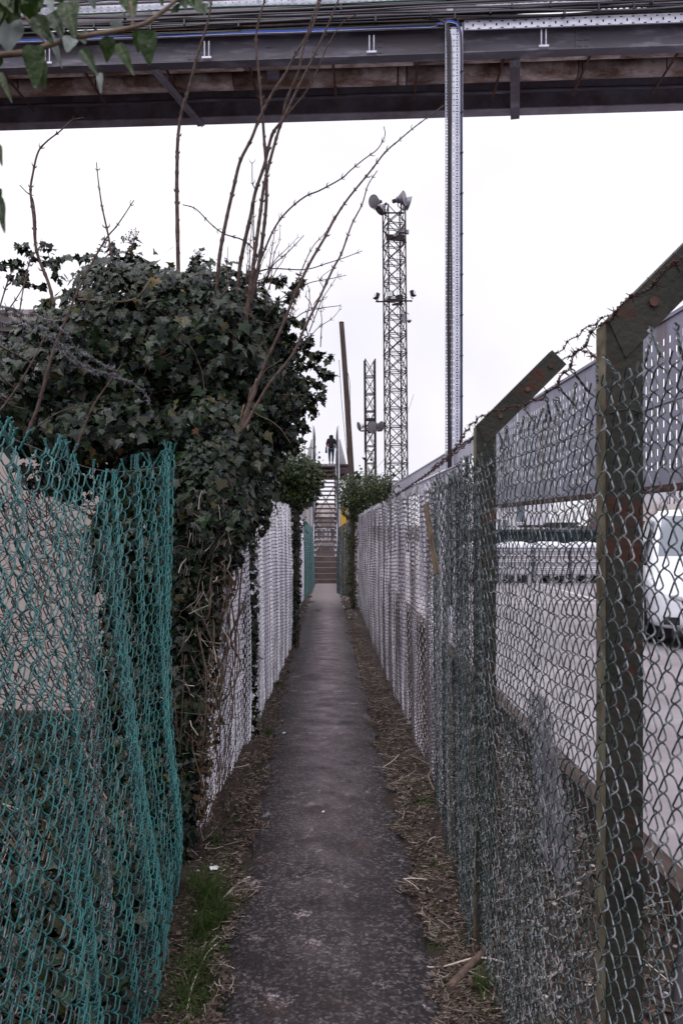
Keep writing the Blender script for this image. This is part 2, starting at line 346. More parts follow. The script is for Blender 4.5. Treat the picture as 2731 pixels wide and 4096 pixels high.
l.new(sp.outputs[2], mr.inputs['Value'])
vm = n.new('ShaderNodeVectorMath'); vm.operation = 'SCALE'; l.new(mx.outputs[2], vm.inputs[0]); l.new(mr.outputs['Result'], vm.inputs['Scale'])
l.new(vm.outputs[0], n['Background'].inputs['Color']); n['Background'].inputs['Strength'].default_value = 0.10
sd = bpy.data.lights.new('sun', 'SUN'); sd.energy = 1.1; sd.angle = math.radians(20); sd.color = (1.0,0.97,0.95)
so = bpy.data.objects.new('sun', sd); COL.objects.link(so)
so.rotation_euler = (math.radians(42), 0, math.radians(-20))
sc.view_settings.view_transform = 'Standard'; sc.view_settings.look = 'None'; sc.view_settings.exposure = 0.06; sc.view_settings.gamma = 1
sc.cycles.use_denoising = True
sc.cycles.max_bounces = 6; sc.cycles.transparent_max_bounces = 8; sc.cycles.caustics_reflective = False; sc.cycles.caustics_refractive = False

# ================================================================ ground
def grid_mesh(name, xs, ys, zf, m, parent=None):
    X, Y = np.meshgrid(xs, ys); Z = zf(X, Y)
    V = np.stack([X, Y, Z], -1).reshape(-1, 3); nx = len(xs); ny = len(ys)
    i = np.arange(ny-1)[:,None]*nx; j = np.arange(nx-1)[None]
    FA = np.stack([i+j, i+j+1, i+nx+j+1, i+nx+j], -1).reshape(-1,4)
    b = MB(); b.add(V, FA); return b.build(name, m, parent, smooth=True)
rs = np.random.default_rng(3)
PH = rs.uniform(0, 6.28, 12); FR = rs.uniform(2.0, 14, (12,2))
def rough_(X, Y):
    z = 0
    for k in range(12): z = z + np.sin(X*FR[k,0] + Y*FR[k,1]*(1 if k % 2 else -1) + PH[k])
    return z*0.004
xs = np.concatenate([[-500,-120,-40,-15,-8,-5,-3.5], np.linspace(-2.8,2.8,113), [3.5,5,8,15,40,120,500]])
ys = np.concatenate([[-60,-20,-5], np.linspace(-1,9,126), np.linspace(9.2,24,75), np.linspace(24.5,48,48), [55,70,100,160,300,600,1200]])
def zg(X, Y):
    ax = np.abs(X + 0.05)
    bank = 0.035*smoothstep(0.42, 0.62, ax)
    near = 1 - smoothstep(20, 40, np.abs(Y))
    return gz(X, Y) + (bank + rough_(X, Y)*smoothstep(0.30,0.45,ax))*near*(1-smoothstep(2.4, 3.2, ax)) - 0.012
o = grid_mesh('ground', xs, ys, zg, M['soil']); struct(o)
# the path: a narrow asphalt sheet with ragged edges
py_ = np.concatenate([np.linspace(0.3, 14, 230), np.linspace(14.2, 36.4, 90)])
nx = 15
XL = -0.40 - 0.15*smoothstep(3, 14, py_) + 0.018*np.sin(py_*5.1) + 0.012*np.sin(py_*13.7+1) + rs.normal(0, .006, len(py_))
XR = 0.41 + 0.01*smoothstep(4, 14, py_) + 0.016*np.sin(py_*4.3+2) + 0.012*np.sin(py_*11.1) + rs.normal(0, .006, len(py_))
t = np.linspace(0, 1, nx)[None]
X = XL[:,None]*(1-t) + XR[:,None]*t; Y = np.repeat(py_[:,None], nx, 1)
Z = gz(X, Y) + 0.010 + 0.012*np.sin(t*pi) + 0.004*np.sin(X*3+Y*2.1) + 0.003*np.sin(Y*5.3+X*7) - 0.020*(np.abs(t-0.5) > 0.49)
i = np.arange(len(py_)-1)[:,None]*nx; j = np.arange(nx-1)[None]
b = MB(); b.add(np.stack([X,Y,Z],-1).reshape(-1,3), np.stack([i+j,i+j+1,i+nx+j+1,i+nx+j],-1).reshape(-1,4))
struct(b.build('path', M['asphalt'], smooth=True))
# car park beyond the right fence
o = grid_mesh('car_park', np.array([1.56,3,6,10,20,60,90]), np.array([-8,-2,0,2,4,6,8,10,14,20,30,50,75]), lambda X,Y: X*0+0.17, M['carpark']); struct(o)
b = MB(); b.span(5.4, 5.5, 11, 24, 0.174, 0.1745); b.span(2.2, 30, 15.6, 15.7, 0.1742, 0.1748); b.span(2.2, 30, 19.6, 19.7, 0.1742, 0.1748)
struct(b.build('parking_lines', M['linepaint']))
# edging board along the car park
t0 = thing('edging_board', (1.5, -2, 0), 'low dark timber edging board holding back the car park surface', 'edging')
for k in range(14):
    y0 = -2 + k*2.4; bb = MB()
    bb.span(1.475 - 0.012*k, 1.56, y0, y0+2.392, lane(y0+1.2)*0.4-0.6, 0.188 + 0.006*math.sin(k*2.3))
    bb.build('board', M['kerb'], t0)

# ================================================================ chain-link mesh
def stations(st):
    st = np.array(st, float)           # xb,yb,zb, xt,yt,zt
    d = np.concatenate([[0], np.cumsum(np.hypot(np.diff(st[:,0]+st[:,3])/2, np.diff(st[:,1]+st[:,4])/2))])
    def f(s, t):
        s = np.clip(s, 0, d[-1]); v = [np.interp(s, d, st[:,k]) for k in range(6)]
        P = np.stack([v[k]*(1-t) + v[k+3]*t for k in range(3)], -1)
        e = 0.02
        a = [np.interp(np.clip(s+e,0,d[-1]), d, (st[:,k]+st[:,k+3])/2) - np.interp(np.clip(s-e,0,d[-1]), d, (st[:,k]+st[:,k+3])/2) for k in (0,1)]
        L = np.hypot(a[0], a[1]) + 1e-9
        T = np.stack([a[0]/L, a[1]/L, np.zeros_like(L)], -1); N = np.stack([a[1]/L, -a[0]/L, np.zeros_like(L)], -1)
        return P, T, N
    return f, d[-1]
def chain_sheet(mb, st, p=0.0245, vp=0.084, depth=0.0055, r=0.0017, sides=4, ppp=8, gather=0.03, gl=0.45, bulge=0.03, bl=1.3, seed=0, top=True, sag=0.0, s0=0.0, s1=None, jitter=0.0012, zp=1.0, belly=None, fold=1.0, bend_shade=False):
    f, L = stations(st); s1 = L if s1 is None else min(s1, L); rg = np.random.default_rng(seed)
    nw = int((s1-s0)/p); zmid = np.mean([q[5]-q[2] for q in st]); K = int(round(zmid/vp))
    u_ = np.array([0,.17,.33,.43,.5,.57,.67,.83] if ppp >= 8 else [0,.33,.44,.56,.67])
    ph = np.concatenate([(np.arange(2*K)[:,None] + u_[None]).ravel()*pi, [2*K*pi]])[None]; nn = ph.shape[1]
    iw = np.arange(nw)[:,None]; s = s0 + (iw+0.5)*p + 0*ph
    q = ph + iw*pi; tt = ph/(K*2*pi) + 0*iw
    lat = np.sin(q) - 0.12*np.sin(3*q)          # slightly pointed zigzag
    lat = lat/0.98*(p/2*1.06)
    dep = depth*np.tanh(3.2*np.cos(q))
    j1 = rg.uniform(0, 6.28, 8)
    al = gather*np.sin(2*pi*s/gl + j1[0] + 1.6*np.sin(3.0*tt+j1[1])) + 0.45*gather*np.sin(2*pi*s/(gl*0.43) + j1[2] - 2.5*tt)
    ou = bulge*np.sin(2*pi*s/bl + j1[3] + 1.2*tt) *np.sin(pi*tt*0.9+0.3) + fold*(0.4*bulge*np.sin(2*pi*s/(bl*0.31) + j1[4] + 3*tt) + 0.18*bulge*np.sin(2*pi*s/(bl*0.11)+j1[5]+5*tt))
    up = sag*np.sin(2*pi*s/0.9 + j1[6]) + 0.3*sag*np.sin(2*pi*s/0.23 + j1[7])
    up = up + 0.004*np.sin(s*5 + tt*7)
    al = al + rg.normal(0, jitter, (nw,1))*np.sin(tt*6+rg.uniform(0,6,(nw,1)))
    ou = ou + rg.normal(0, jitter*0.5, (nw,1))
    if belly: ou = ou + belly(s, tt)
    tt = tt**zp
    P, T, N = f(s + al, tt)
    P = P + T*lat[...,None] + N*(ou+dep)[...,None]; P[...,2] += up*(0.3+0.7*tt)
    mb.tubes(P, r, sides, ref=(0.92,0.38,0.03), seg=(np.tile([0,1,1,0,0] if bend_shade == 2 else [0,1,1,1,0], 2*K) if bend_shade else None))  # bend segments get the dark colour, painting rows of shade on the mesh
    if top:
        # twisted barbs where two neighbouring wires meet at the top
        k = np.arange(0, nw-1, 1); k = k[rg.random(len(k)) < 0.5]
        m = 13; u = np.linspace(0, 1, m)[None]
        base = (P[k, -1] + P[k+1, -1])/2; sc_ = rg.uniform(0.7, 1.15, (len(k),1))
        lean = rg.normal(0, 0.32, (len(k),2))
        for sg in (0, pi):
            a = u*4.2*pi + sg; rad = r*1.1*(1-smoothstep(0.82,1,u)) + smoothstep(0.8,1,u)*0.007
            T0 = T[k,-1][:,None]; N0 = N[k,-1][:,None]
            z = u*0.052*sc_
            Q = base[:,None] + T0*(rad*np.cos(a))[...,None] + N0*(rad*np.sin(a))[...,None] + T0*(lean[:,:1]*z)[...,None] + N0*(lean[:,1:]*z)[...,None]
            Q[...,2] += z - 0.006
            mb.tubes(Q, r, sides, ref=(0.92,0.38,0.03))
    return mb
def barbed(mb, pts, r=0.0014, pitch=0.085, barb=0.016, coil=0.0028, seed=0, n=10, sides=4):
    rg = np.random.default_rng(seed)
    C = catmull(pts, n); d = np.concatenate([[0], np.cumsum(np.linalg.norm(np.diff(C, axis=0), axis=1))])
    N = max(8, int(d[-1]/0.006)); s = np.linspace(0, d[-1], N); C = np.stack([np.interp(s, d, C[:,k]) for k in range(3)], 1)
    C += 0.004*np.stack([np.sin(s*31+k*2+seed) for k in range(3)], 1)
    T = np.gradient(C, axis=0); T /= np.linalg.norm(T, axis=1)[:,None]
    A = np.cross(T, [0.1,0.2,1.0]); A /= np.linalg.norm(A, axis=1)[:,None]; B = np.cross(T, A)
    for ph in (0, pi):
        mb.tube(C + coil*(np.cos(s*150+ph)[:,None]*A + np.sin(s*150+ph)[:,None]*B), r, sides, cap=False)
    for sb in np.arange(0.02, d[-1], pitch):
        sb += rg.normal(0, .01); i = int(np.clip(sb/d[-1]*(N-1), 0, N-1))
        for q in range(4):
            th = rg.uniform(0, 2*pi); dr = A[i]*math.cos(th) + B[i]*math.sin(th) + T[i]*rg.normal(0, .35); dr /= np.linalg.norm(dr)
            c = C[i] + T[i]*(q-1.5)*0.0035
            mb.tube([c-dr*0.002, c+dr*barb*0.5, c+dr*barb*rg.uniform(0.85,1.25)], [r, r, r*0.5], 3, cap=False)
        # wrap of the barb round the strand
        a = np.linspace(0, 4*pi, 12); mb.tube(C[i] + (coil+r)*(np.cos(a)[:,None]*A[i] + np.sin(a)[:,None]*B[i]) + np.linspace(-.006,.006,12)[:,None]*T[i], r*0.9, 3, cap=False)
    return mb

# ---------------------------------------------------------------- right-hand fence, near part
rf = thing('chain_link_fence', (0.64, 3.0, 0), 'dark green chain-link fence with cranked steel posts on the right of the path', 'fence')
mb = MB()
chain_sheet(mb, [(.56,-1.6,-.02,.545,-1.6,1.95),(.56,.75,-.02,.545,.75,1.95),(.57,1.6,-.02,.545,1.6,1.985),(.58,2.4,-.02,.56,2.5,1.95),(.59,2.8,-.02,.572,3.1,1.93),(.63,4.0,0,.615,4.0,1.92)], seed=1, r=0.0017, p=0.027, vp=0.082, depth=0.0075, gather=0.010, gl=0.6, bulge=0.009, sag=0.010, sides=5, ppp=10)
mb.build('wire_mesh', M['dgreen'], rf, smooth=True)
mb = MB()   # a second sheet overlaps it beyond the second post
chain_sheet(mb, [(.55,3.15,0.02,.56,3.1,1.88),(.60,3.6,0,.585,3.6,1.90),(.625,4.2,0,.60,4.2,1.92),(.665,5.0,-.02,.64,5.0,1.92)], seed=4, r=0.0017, p=0.022, depth=0.0075, gather=0.03, gl=0.4, bulge=0.024, bl=0.55, sag=0.015)
mb.build('wire_mesh', M['dgreen'], rf, smooth=True)
for (yy, ztop, seed) in ((-0.9, 2.12, 0), (1.65, 2.135, 0), (3.19, 2.11, 1)):
    # steel post: channel section with the flange towards the path, cranked arm above
    pb = MB(); x0 = 0.570 if yy < 2 else 0.588; wdt = 0.074 if yy < 2 else 0.078
    pb.span(x0, x0+wdt, yy-0.004, yy+0.004, -0.3, ztop-0.02, 0)
    pb.span(x0, x0+0.007, yy+0.004, yy+0.062, -0.3, ztop-0.02, 1)
    pb.span(x0+wdt-0.007, x0+wdt, yy+0.004, yy+0.062, -0.3, ztop-0.06, 0)
    for z in (0.95, 1.55, 0.35): pb.tube([(x0+0.045, yy-0.014, z),(x0+0.045, yy+0.012, z)], 0.009, 8)
    for z in (1.93, 0.82, 0.3):
        a = np.linspace(0, 2*pi, 20); pb.tube(np.stack([x0+wdt/2+ (wdt/2+.008)*np.cos(a), yy+0.028+0.044*np.sin(a), z+0.004*np.sin(3*a)], 1), 0.0019, 4, cap=False)
    p_ = pb.build('post', [M['post'], M['postedge']], rf)
    ab = MB(); d = 0.7071; hw = 0.040; L = 0.42
    o0 = np.array([x0+0.030, yy, ztop-0.045])
    R = np.array([[d,0,-d],[0,1,0],[d,0,d]])       # local x runs up the crank
    def pt(u, v, y): return o0 + u*np.array([d,0,d]) + v*np.array([-d,0,d]) + np.array([0,y,0])
    V = [pt(u,v,y) for y in (-0.007,0.003) for (u,v) in ((-0.03,-hw),(L,-hw),(L,hw),(-0.0,hw))]
    ab.add(V, [[0,1,2,3],[4,7,6,5],[0,4,5,1],[1,5,6,2],[2,6,7,3],[3,7,4,0]])
    V = [pt(u,v,y) for y in (0.003,0.05) for (u,v) in ((0.0,hw-0.006),(L,hw-0.006),(L,hw),(0.0,hw))]
    ab.add(V, [[0,1,2,3],[4,7,6,5],[0,4,5,1],[1,5,6,2],[2,6,7,3],[3,7,4,0]])
    for u in (0.09, 0.24, 0.37): ab.tube([pt(u,0,-0.014), pt(u,0,0.012)], 0.010, 8, 1)
    ab.build('arm', [M['post'], M['rust']], p_)
mb = MB()
P3 = np.array
tip = lambda y: (0.925 if y < 3 else 0.95, y, 2.42); mid = lambda y: (0.74, y, 2.245); bas = lambda y: (0.565 if y < 3 else .59, y, 2.115)
barbed(mb, [tip(-1.6), tip(-.9), tip(0.7), tip(1.65), (0.935,2.4,2.385), tip(3.19), (0.93,4.2,2.30), (0.86,6.0,2.16),(0.80,9,2.05),(0.80,14,1.98)], seed=1)
barbed(mb, [bas(-1.6), bas(-.9), bas(0.7), bas(1.65), (0.64,2.4,2.08), bas(3.19), (0.66,4.6,2.06), (0.70,8,2.0),(0.74,13,1.9),(.77,19,1.78)], seed=2)
barbed(mb, [mid(-1.6), mid(-.9), mid(0.7), mid(1.65), (0.83,2.4,2.20), (0.96,3.19,2.37),(0.80,3.9,2.20),(0.70,5.4,2.08)], seed=3)
mb.build('barbed_wire', M['rustbarb'], rf, smooth=True)
mb = MB(); 
for z in (1.93, 1.0): mb.tube(catmull([(0.612,-1.6,z),(0.612,2.3,z-0.012),(0.615,3.1,z),(0.63,4.1,z-0.02),(0.67,5,z-0.02)], 8), 0.0018, 4)
mb.build('line_wire', M['dgreen'], rf)
# loose scrap of vine caught on the arm
# ---------------------------------------------------------------- right-hand fence, far part
rg2 = thing('chain_link_fence', (0.7, 9.0, 0), 'grey galvanised chain-link fence sagging in folds beyond the dark green one on the right', 'fence')
mb = MB()
chain_sheet(mb, [(.69,4.7,-.02,.63,4.7,1.91),(.70,6,-.06,.655,6,1.93),(.70,8.5,-.14,.67,8.5,1.93),(.74,14,-.32,.71,14,1.93),(.80,19,-.48,.76,19,1.88),(.80,20.2,-.5,.79,20.2,1.80)], seed=6, r=0.0021, p=0.040, vp=0.076, depth=0.012, fold=0.45, bend_shade=True, gather=0.012, gl=1.1, bulge=0.035, bl=1.1, sag=0.012, jitter=0.0006, sides=3, ppp=6)
mb.build('wire_mesh', [M['galv_wire'], M['wire_crossing_shade']], rg2, smooth=True)
for yy in (5.6, 8.6, 11.6, 14.6, 17.6):
    pb = MB(); xx = 0.735+0.012*(yy-5); pb.span(xx, xx+0.05, yy, yy+0.05, lane(yy)-.3, 1.90); bevel(pb.build('post', M['galv'], rg2), 0.006)
# leaning plank
b = MB(); a = W(977,1158,4.35); c = W(1002,1318,4.25); b.bar(a, c, 0.028, 0.012, up=(0,1,0)); b.bar(a+np.array([0,0,-.02]), c+np.array([0.012,-0.012,0.0]), 0.010, 0.02, up=(0,1,0))
o = b.build('plank', M['plank'], None, origin=tuple((a+c)/2)); bevel(o, 0.002); tag(o, 'narrow weathered plank leaning against the right fence where green mesh meets grey', 'plank')

# ---------------------------------------------------------------- left-hand teal fence
lf = thing('chain_link_fence', (-0.76, 3.0, 0), 'teal plastic-coated chain-link fence sagging on the near left of the path', 'fence')
mb = MB()
chain_sheet(mb, [(-.66,-1.5,-.02,-.80,-1.5,2.0),(-.66,.95,-.02,-.80,.9,2.02),(-.65,1.6,-.02,-.80,1.6,1.97),(-.63,2.3,-.02,-.80,2.3,1.90),(-.635,2.9,-.02,-.79,2.9,1.87),(-.70,3.5,0,-.775,3.45,1.95),(-.77,3.95,0.02,-.765,3.9,2.05),(-.84,4.12,0.02,-.80,4.05,2.07),(-.97,4.2,0.02,-.90,4.15,2.05)], seed=9, r=0.0021, p=0.029, vp=0.076, zp=1.22, depth=0.008, gather=0.032, gl=0.5, bulge=0.026, bl=0.8, sag=0.02, sides=5, ppp=10, jitter=0.0018, belly=lambda s, t: 0.048*np.exp(-((t-0.20)/0.2)**2)*smoothstep(4.05,5.15,s)+0.012*np.sin(s*3.1+4*t))
mb.build('wire_mesh', M['teal'], lf, smooth=True)
mb = MB()   # a second, looser layer hangs behind the first
chain_sheet(mb, [(-.73,.95,-.02,-.84,.9,1.85),(-.72,1.9,-.02,-.85,1.9,1.80),(-.72,2.7,-.02,-.85,2.7,1.72),(-.74,3.3,0,-.84,3.3,1.6)], seed=12, r=0.0019, p=0.034, vp=0.085, zp=1.2, depth=0.008, gather=0.03, gl=0.6, bulge=0.03, bl=0.8, sag=0.03, ppp=8, top=False)
mb.build('wire_mesh', M['dgreen'], lf, smooth=True)
for yy in (0.9, 4.65):
    pb = MB(); pb.span(-0.98, -0.91, yy, yy+0.06, -0.3, 1.85); bevel(pb.build('post', M['post'], lf), 0.006)
mb = MB(); mb.tube(catmull([(-.84,.9,1.96),(-.83,2.0,1.93),(-.83,3.0,1.90),(-.80,4.0,1.99),(-.88,4.25,2.0)], 8), 0.0018, 4); mb.build('line_wire', M['barb'], lf)
# silvery barbed wire strung loosely above it
bw = MB()
Yb = lambda k: 1.9 + 0.55*k
barbed(bw, [W(-60,690,1.85),W(0,717,2.0),W(50,732,2.15),W(105,768,2.35),W(150,815,2.55),W(200,850,2.8),W(265,862,3.1),W(330,900,3.5),W(352,955,3.9)], seed=21, r=0.0015, barb=0.015, pitch=0.085, coil=0.0035)
barbed(bw, [W(-60,700,2.0),W(0,738,2.1),W(45,745,2.25),W(95,752,2.35),W(140,790,2.5),W(190,838,2.75),W(262,866,3.1),W(300,880,3.3)], seed=22, r=0.0015, barb=0.015, pitch=0.09, coil=0.0035)
barbed(bw, [W(-60,660,1.9),W(10,705,2.0),W(60,722,2.2),W(110,735,2.4),W(150,765,2.6),W(175,800,2.7),W(225,830,2.95),W(255,848,3.1),W(262,838,3.2)], seed=23, r=0.0015, barb=0.015, pitch=0.09, coil=0.0035)
o = bw.build('barbed_wire', M['barb'], None, smooth=True, origin=(-0.9,2.5,2.2)); tag(o, 'silvery tangle of barbed wire strung loosely above the teal mesh, in front of the ivy', 'barbed wire')

# ---------------------------------------------------------------- left-hand white fence
wf = thing('chain_link_fence', (-0.65, 8.5, 0), 'white weathered chain-link fence on the left of the path behind the big ivy', 'fence')
mb = MB()
chain_sheet(mb, [(-.715,4.3,.02,-.78,4.4,1.93),(-.70,4.7,.0,-.75,4.7,1.93),(-.645,6.5,-.06,-.67,6.5,1.98),(-.625,8.0,-.12,-.645,8.0,1.98),(-.61,9.4,-.16,-.625,9.4,1.93),(-.605,10,-.18,-.60,10,1.93),(-.59,12.6,-.26,-.59,12.6,1.94)], seed=15, r=0.0026, p=0.031, depth=0.012, fold=0.4, bend_shade=2, gather=0.015, gl=0.8, bulge=0.032, bl=1.0, sag=0.012, jitter=0.0006, sides=3, ppp=6, vp=0.078)
mb.build('wire_mesh', [M['white_wire'], M['wire_crossing_shade']], wf, smooth=True)
for yy in (5.6, 9.7, 12.75):
    pb = MB(); pb.span(-0.75, -0.70, yy, yy+0.05, lane(yy)-.3, 1.98 if yy != 9.7 else 1.9); bevel(pb.build('post', M['galv'], wf), 0.006)
mb = MB()
chain_sheet(mb, [(-.74,13.2,-.3,-.72,13.2,1.85),(-.76,18,-.44,-.74,18,1.80),(-.76,24.5,-.62,-.76,24.5,1.80)], seed=16, r=0.003, p=0.03, gather=0.05, gl=0.9, bulge=0.04, bl=1.6, sag=0.02, sides=3, ppp=6, top=False)
mb.build('wire_mesh', M['white_wire'], wf, smooth=True)
# rusty cap plate showing above the white mesh
b = MB(); b.bar((-0.67,7.3,1.55),(-0.66,7.3,2.13),0.11,0.04, up=(0,1,0)); o = b.build('rusty_post', M['rust'], None, origin=(-0.67,7.3,1.55)); bevel(o,0.004); tag(o, 'short rusty post top between the big ivy and the white mesh', 'post')
# ---------------------------------------------------------------- far meshes by the stairs
tf = thing('chain_link_fence', (-0.7, 30.0, -0.8), 'far teal chain-link fence on the left running up to the foot of the stairs', 'fence')
mb = MB()
chain_sheet(mb, [(-.74,25,-.62,-.76,25,1.85),(-.66,30,-.78,-.72,30,1.7),(-.60,35,-.93,-.66,35,1.6)], seed=31, r=0.0055, p=0.07, vp=0.17, depth=0.02, gather=0.02, bend_shade=True, fold=0.5, gl=1.1, bulge=0.05, bl=2, sides=3, ppp=6, top=False)
mb.build('wire_mesh', [M['teal'], M['wire_crossing_shade']], tf, smooth=True)
for yy in (25, 35.1):
    pb = MB(); pb.span(-0.80+(yy-25)*.01, -0.74+(yy-25)*.01, yy, yy+.06, lane(yy)-.2, 1.9-(yy-25)*.025); pb.build('post', M['galv'], tf)
df = thing('chain_link_fence', (0.6, 27.0, -0.7), 'far dark green mesh fence on the right of the stairs with folds like cloth', 'fence')
mb = MB()
chain_sheet(mb, [(.78,25.5,-.65,.78,25.5,1.80),(.60,26.8,-.68,.60,26.8,1.76),(.36,28.4,-.72,.40,28.4,1.6),(.42,32,-.84,.48,32,1.5),(.52,36.2,-.97,.56,36.2,1.4)], seed=33, r=0.006, p=0.03, vp=0.12, gather=0.05, gl=0.8, bulge=0.05, bl=0.7, sides=3, ppp=6, top=False)
mb.build('wire_mesh', M['dgreen'], df, smooth=True)
for xx, yy in ((.80,25.55),(.44,28.5),(.58,36.25)):
    pb = MB(); pb.span(xx, xx+.06, yy, yy+.06, lane(yy)-.2, 1.6); pb.build('post', M['galv'], df)
gf = thing('chain_link_fence', (0.85, 23.0, -0.5), 'short galvanised mesh fence between the right ivy post and the dark green mesh', 'fence')
mb = MB(); chain_sheet(mb, [(.80,20.9,-.5,.84,20.9,1.8),(.78,25.4,-.65,.80,25.4,1.8)], seed=35, r=0.003, p=0.03, gather=0.05, gl=0.9, bulge=0.05, sides=3, ppp=6, top=False)
mb.build('wire_mesh', M['galv_wire'], gf, smooth=True)
pb = MB(); pb.span(0.82,0.87,25.3,25.35,-.8,1.85); pb.build('post', M['galv'], gf)

# ================================================================ left shed and pale panel wall
sh = thing('shed', (-3.5, 7.1, 0), 'pale rendered shed with a corrugated upper wall behind the ivy', 'building')
b = MB(); b.span(-9, -1.36, 7.12, 12, -0.3, 2.95); b.build('wall', M['wallpale'], sh)
b = MB(); x = np.arange(-9, -1.34, 0.010); yy = 7.075 + 0.014*np.clip(1.7*np.sin(x*2*pi/0.047), -1, 1)
V = np.concatenate([np.stack([x, yy, np.full_like(x, 2.78)], 1), np.stack([x, yy, np.full_like(x, 3.44)], 1)]); nX = len(x); i = np.arange(nX-1)
b.add(V, np.stack([i, i+1, nX+i+1, nX+i], 1)); b.build('cladding', M['clad'], sh)
b = MB(); b.span(-9.1, -1.30, 6.96, 12.2, 3.44, 3.56); b.span(-9.1, -1.32, 6.99, 7.05, 3.38, 3.44); b.build('roof', M['fascia'], sh)
b = MB(); b.span(-9,-1.35, 7.03, 7.119, -0.3, 0.06); b.build('plinth', M['kerb'], sh)
pw = thing('panel_wall', (-1.0, 12, 0), 'low wall of pale panels standing behind the white mesh', 'wall')
yy = 7.0
while yy < 23.5:
    b = MB(); b.span(-1.02, -0.96, yy, yy+1.76, lane(yy)-0.4, 1.62 - 0.012*(yy-7)); b.build('panel', M['panelwall'], pw)
    b = MB(); b.span(-1.04, -0.94, yy+1.765, yy+1.835, lane(yy)-0.4, 1.66 - 0.012*(yy-7)); b.build('panel_post', M['panelwall'], pw); yy += 1.84

# ================================================================ perforated panel and rails on the right
def perf_sheet(mb, O, U, Vv, nu, nv, cu, cv, hole, thick=0.002, mi=0):
    """rectangular sheet of nu x nv cells with real holes; hole(i, j) -> (width, height) or None"""
    O = np.array(O, float); U = np.array(U, float); Vv = np.array(Vv, float); N = np.cross(U, Vv)
    vs = []; fs = []; n = 0
    for i in range(nu):
        for j in range(nv):
            h = hole(i, j)
            a, c = i*cu, j*cv
            q = [(a,c),(a+cu,c),(a+cu,c+cv),(a,c+cv)]
            if h is None:
                vs += q; fs.append([n,n+1,n+2,n+3]); n += 4; continue
            hx, hy = h[0]/2, h[1]/2; mx_, my_ = a+cu/2, c+cv/2
            vs += q + [(mx_-hx,my_-hy),(mx_+hx,my_-hy),(mx_+hx,my_+hy),(mx_-hx,my_+hy)]
            fs += [[n,n+1,n+5,n+4],[n+1,n+2,n+6,n+5],[n+2,n+3,n+7,n+6],[n+3,n,n+4,n+7]]; n += 8
    uv = np.array(vs); P = O + uv[:,:1]*U + uv[:,1:]*Vv
    fs = np.array(fs); mb.add(P, fs, mi); mb.add(P + N*thick, fs[:, ::-1], mi)
    return mb
pp = thing('perforated_screen', (1.95, 7, 1.9), 'long lavender grey perforated steel screen hung above the car park edge', 'screen')
b = MB(); U = (0,1,0)
for k, y0 in enumerate((3.6, 5.95, 8.3)):
    perf_sheet(b, (1.95+0.004*(k%2), y0, 1.93), (0,1,0), (0,0,1), 27, 12, 0.0865, 0.079, lambda i, j: None if (j in (0,11)) or (i % 27 in (0,26)) else ((0.020,0.048) if (j % 2) else (0.020,0.040)))
b.build('perforated_sheet', M['perf'], pp)
b = MB(); b.span(1.93, 2.03, 3.6, 10.65, 1.895, 1.93); b.build('bottom_lip', M['rust'], pp)
b = MB(); b.span(1.94, 2.00, 3.6, 10.65, 2.878, 2.90); b.build('top_lip', M['perf'], pp)
for yy in (5.42, 9.9):
    b = MB(); b.span(1.96, 2.04, yy, yy+.08, 0.0, 2.95); b.build('post', M['galv'], pp)
gr = thing('cable_trunking', (1.95, 14, 2.5), 'pair of sloping galvanised trunking beams continuing past the perforated screen', 'trunking')
for (z0, z1, dx) in ((2.62, 2.87, 0.0), (2.30, 2.52, -0.16)):
    b = MB(); b.span(1.93+dx, 1.93+dx+0.012, 10.66, 30, z0, z1); b.span(1.93+dx+.013, 2.06+dx, 10.66, 30, z1-0.012, z1-.001); b.span(1.93+dx-0.02, 1.93+dx-.001, 10.66, 30, z1-0.02, z1-.001)
    b.build('channel', M['galv'], gr)
for yy in (12.6, 17, 23, 29):
    b = MB(); b.span(1.952, 2.03, yy, yy+.08, -0.2, 2.6); b.build('post', M['galv'], gr)

# ================================================================ overhead pipe bridge
yaw = math.radians(3.35); cb, sb = math.cos(yaw), math.sin(yaw)
BX, BY = W(784, 0, 12.5)[0], 12.5
def BP(u, v, h):      # along the bridge, away from us, height above the eye
    return (BX + u*cb + v*sb, BY - u*sb + v*cb, H + h - 0.09)
RB = np.array([[cb, sb, 0],[-sb, cb, 0],[0,0,1]])
def bbox(mb, u0, u1, v0, v1, h0, h1, mi=0):
    c = BP((u0+u1)/2, (v0+v1)/2, (h0+h1)/2); return mb.box(c, (abs(u1-u0), abs(v1-v0), abs(h1-h0)), RB, mi)
br = thing('pipe_bridge', BP(0,1,7.3), 'overhead steel pipe bridge with rusty underside crossing above the path', 'bridge')
U0, U1 = -11, 11
b = MB(); bbox(b, U0, U1, 0.09, 0.11, 7.372, 7.80); bbox(b, U0, U1, 0.0, 0.20, 7.35, 7.37); bbox(b, U0, U1, 0.0, 0.20, 7.80, 7.82); b.build('near_girder', M['girder'], br)
b = MB(); bbox(b, U0, U1, 1.86, 1.88, 7.372, 8.2); bbox(b, U0, U1, 1.73, 1.98, 7.35, 7.37); bbox(b, U0, U1, 1.73, 1.98, 8.2, 8.22); b.build('far_girder', M['girderdark'], br)
b = MB(); bbox(b, U0, U1, 0.115, 1.855, 7.93, 7.97)
for k in range(9): bbox(b, U0, U1, 0.2+k*0.18, 0.26+k*0.18, 7.90, 7.929)
b.build('deck', M['deck'], br)
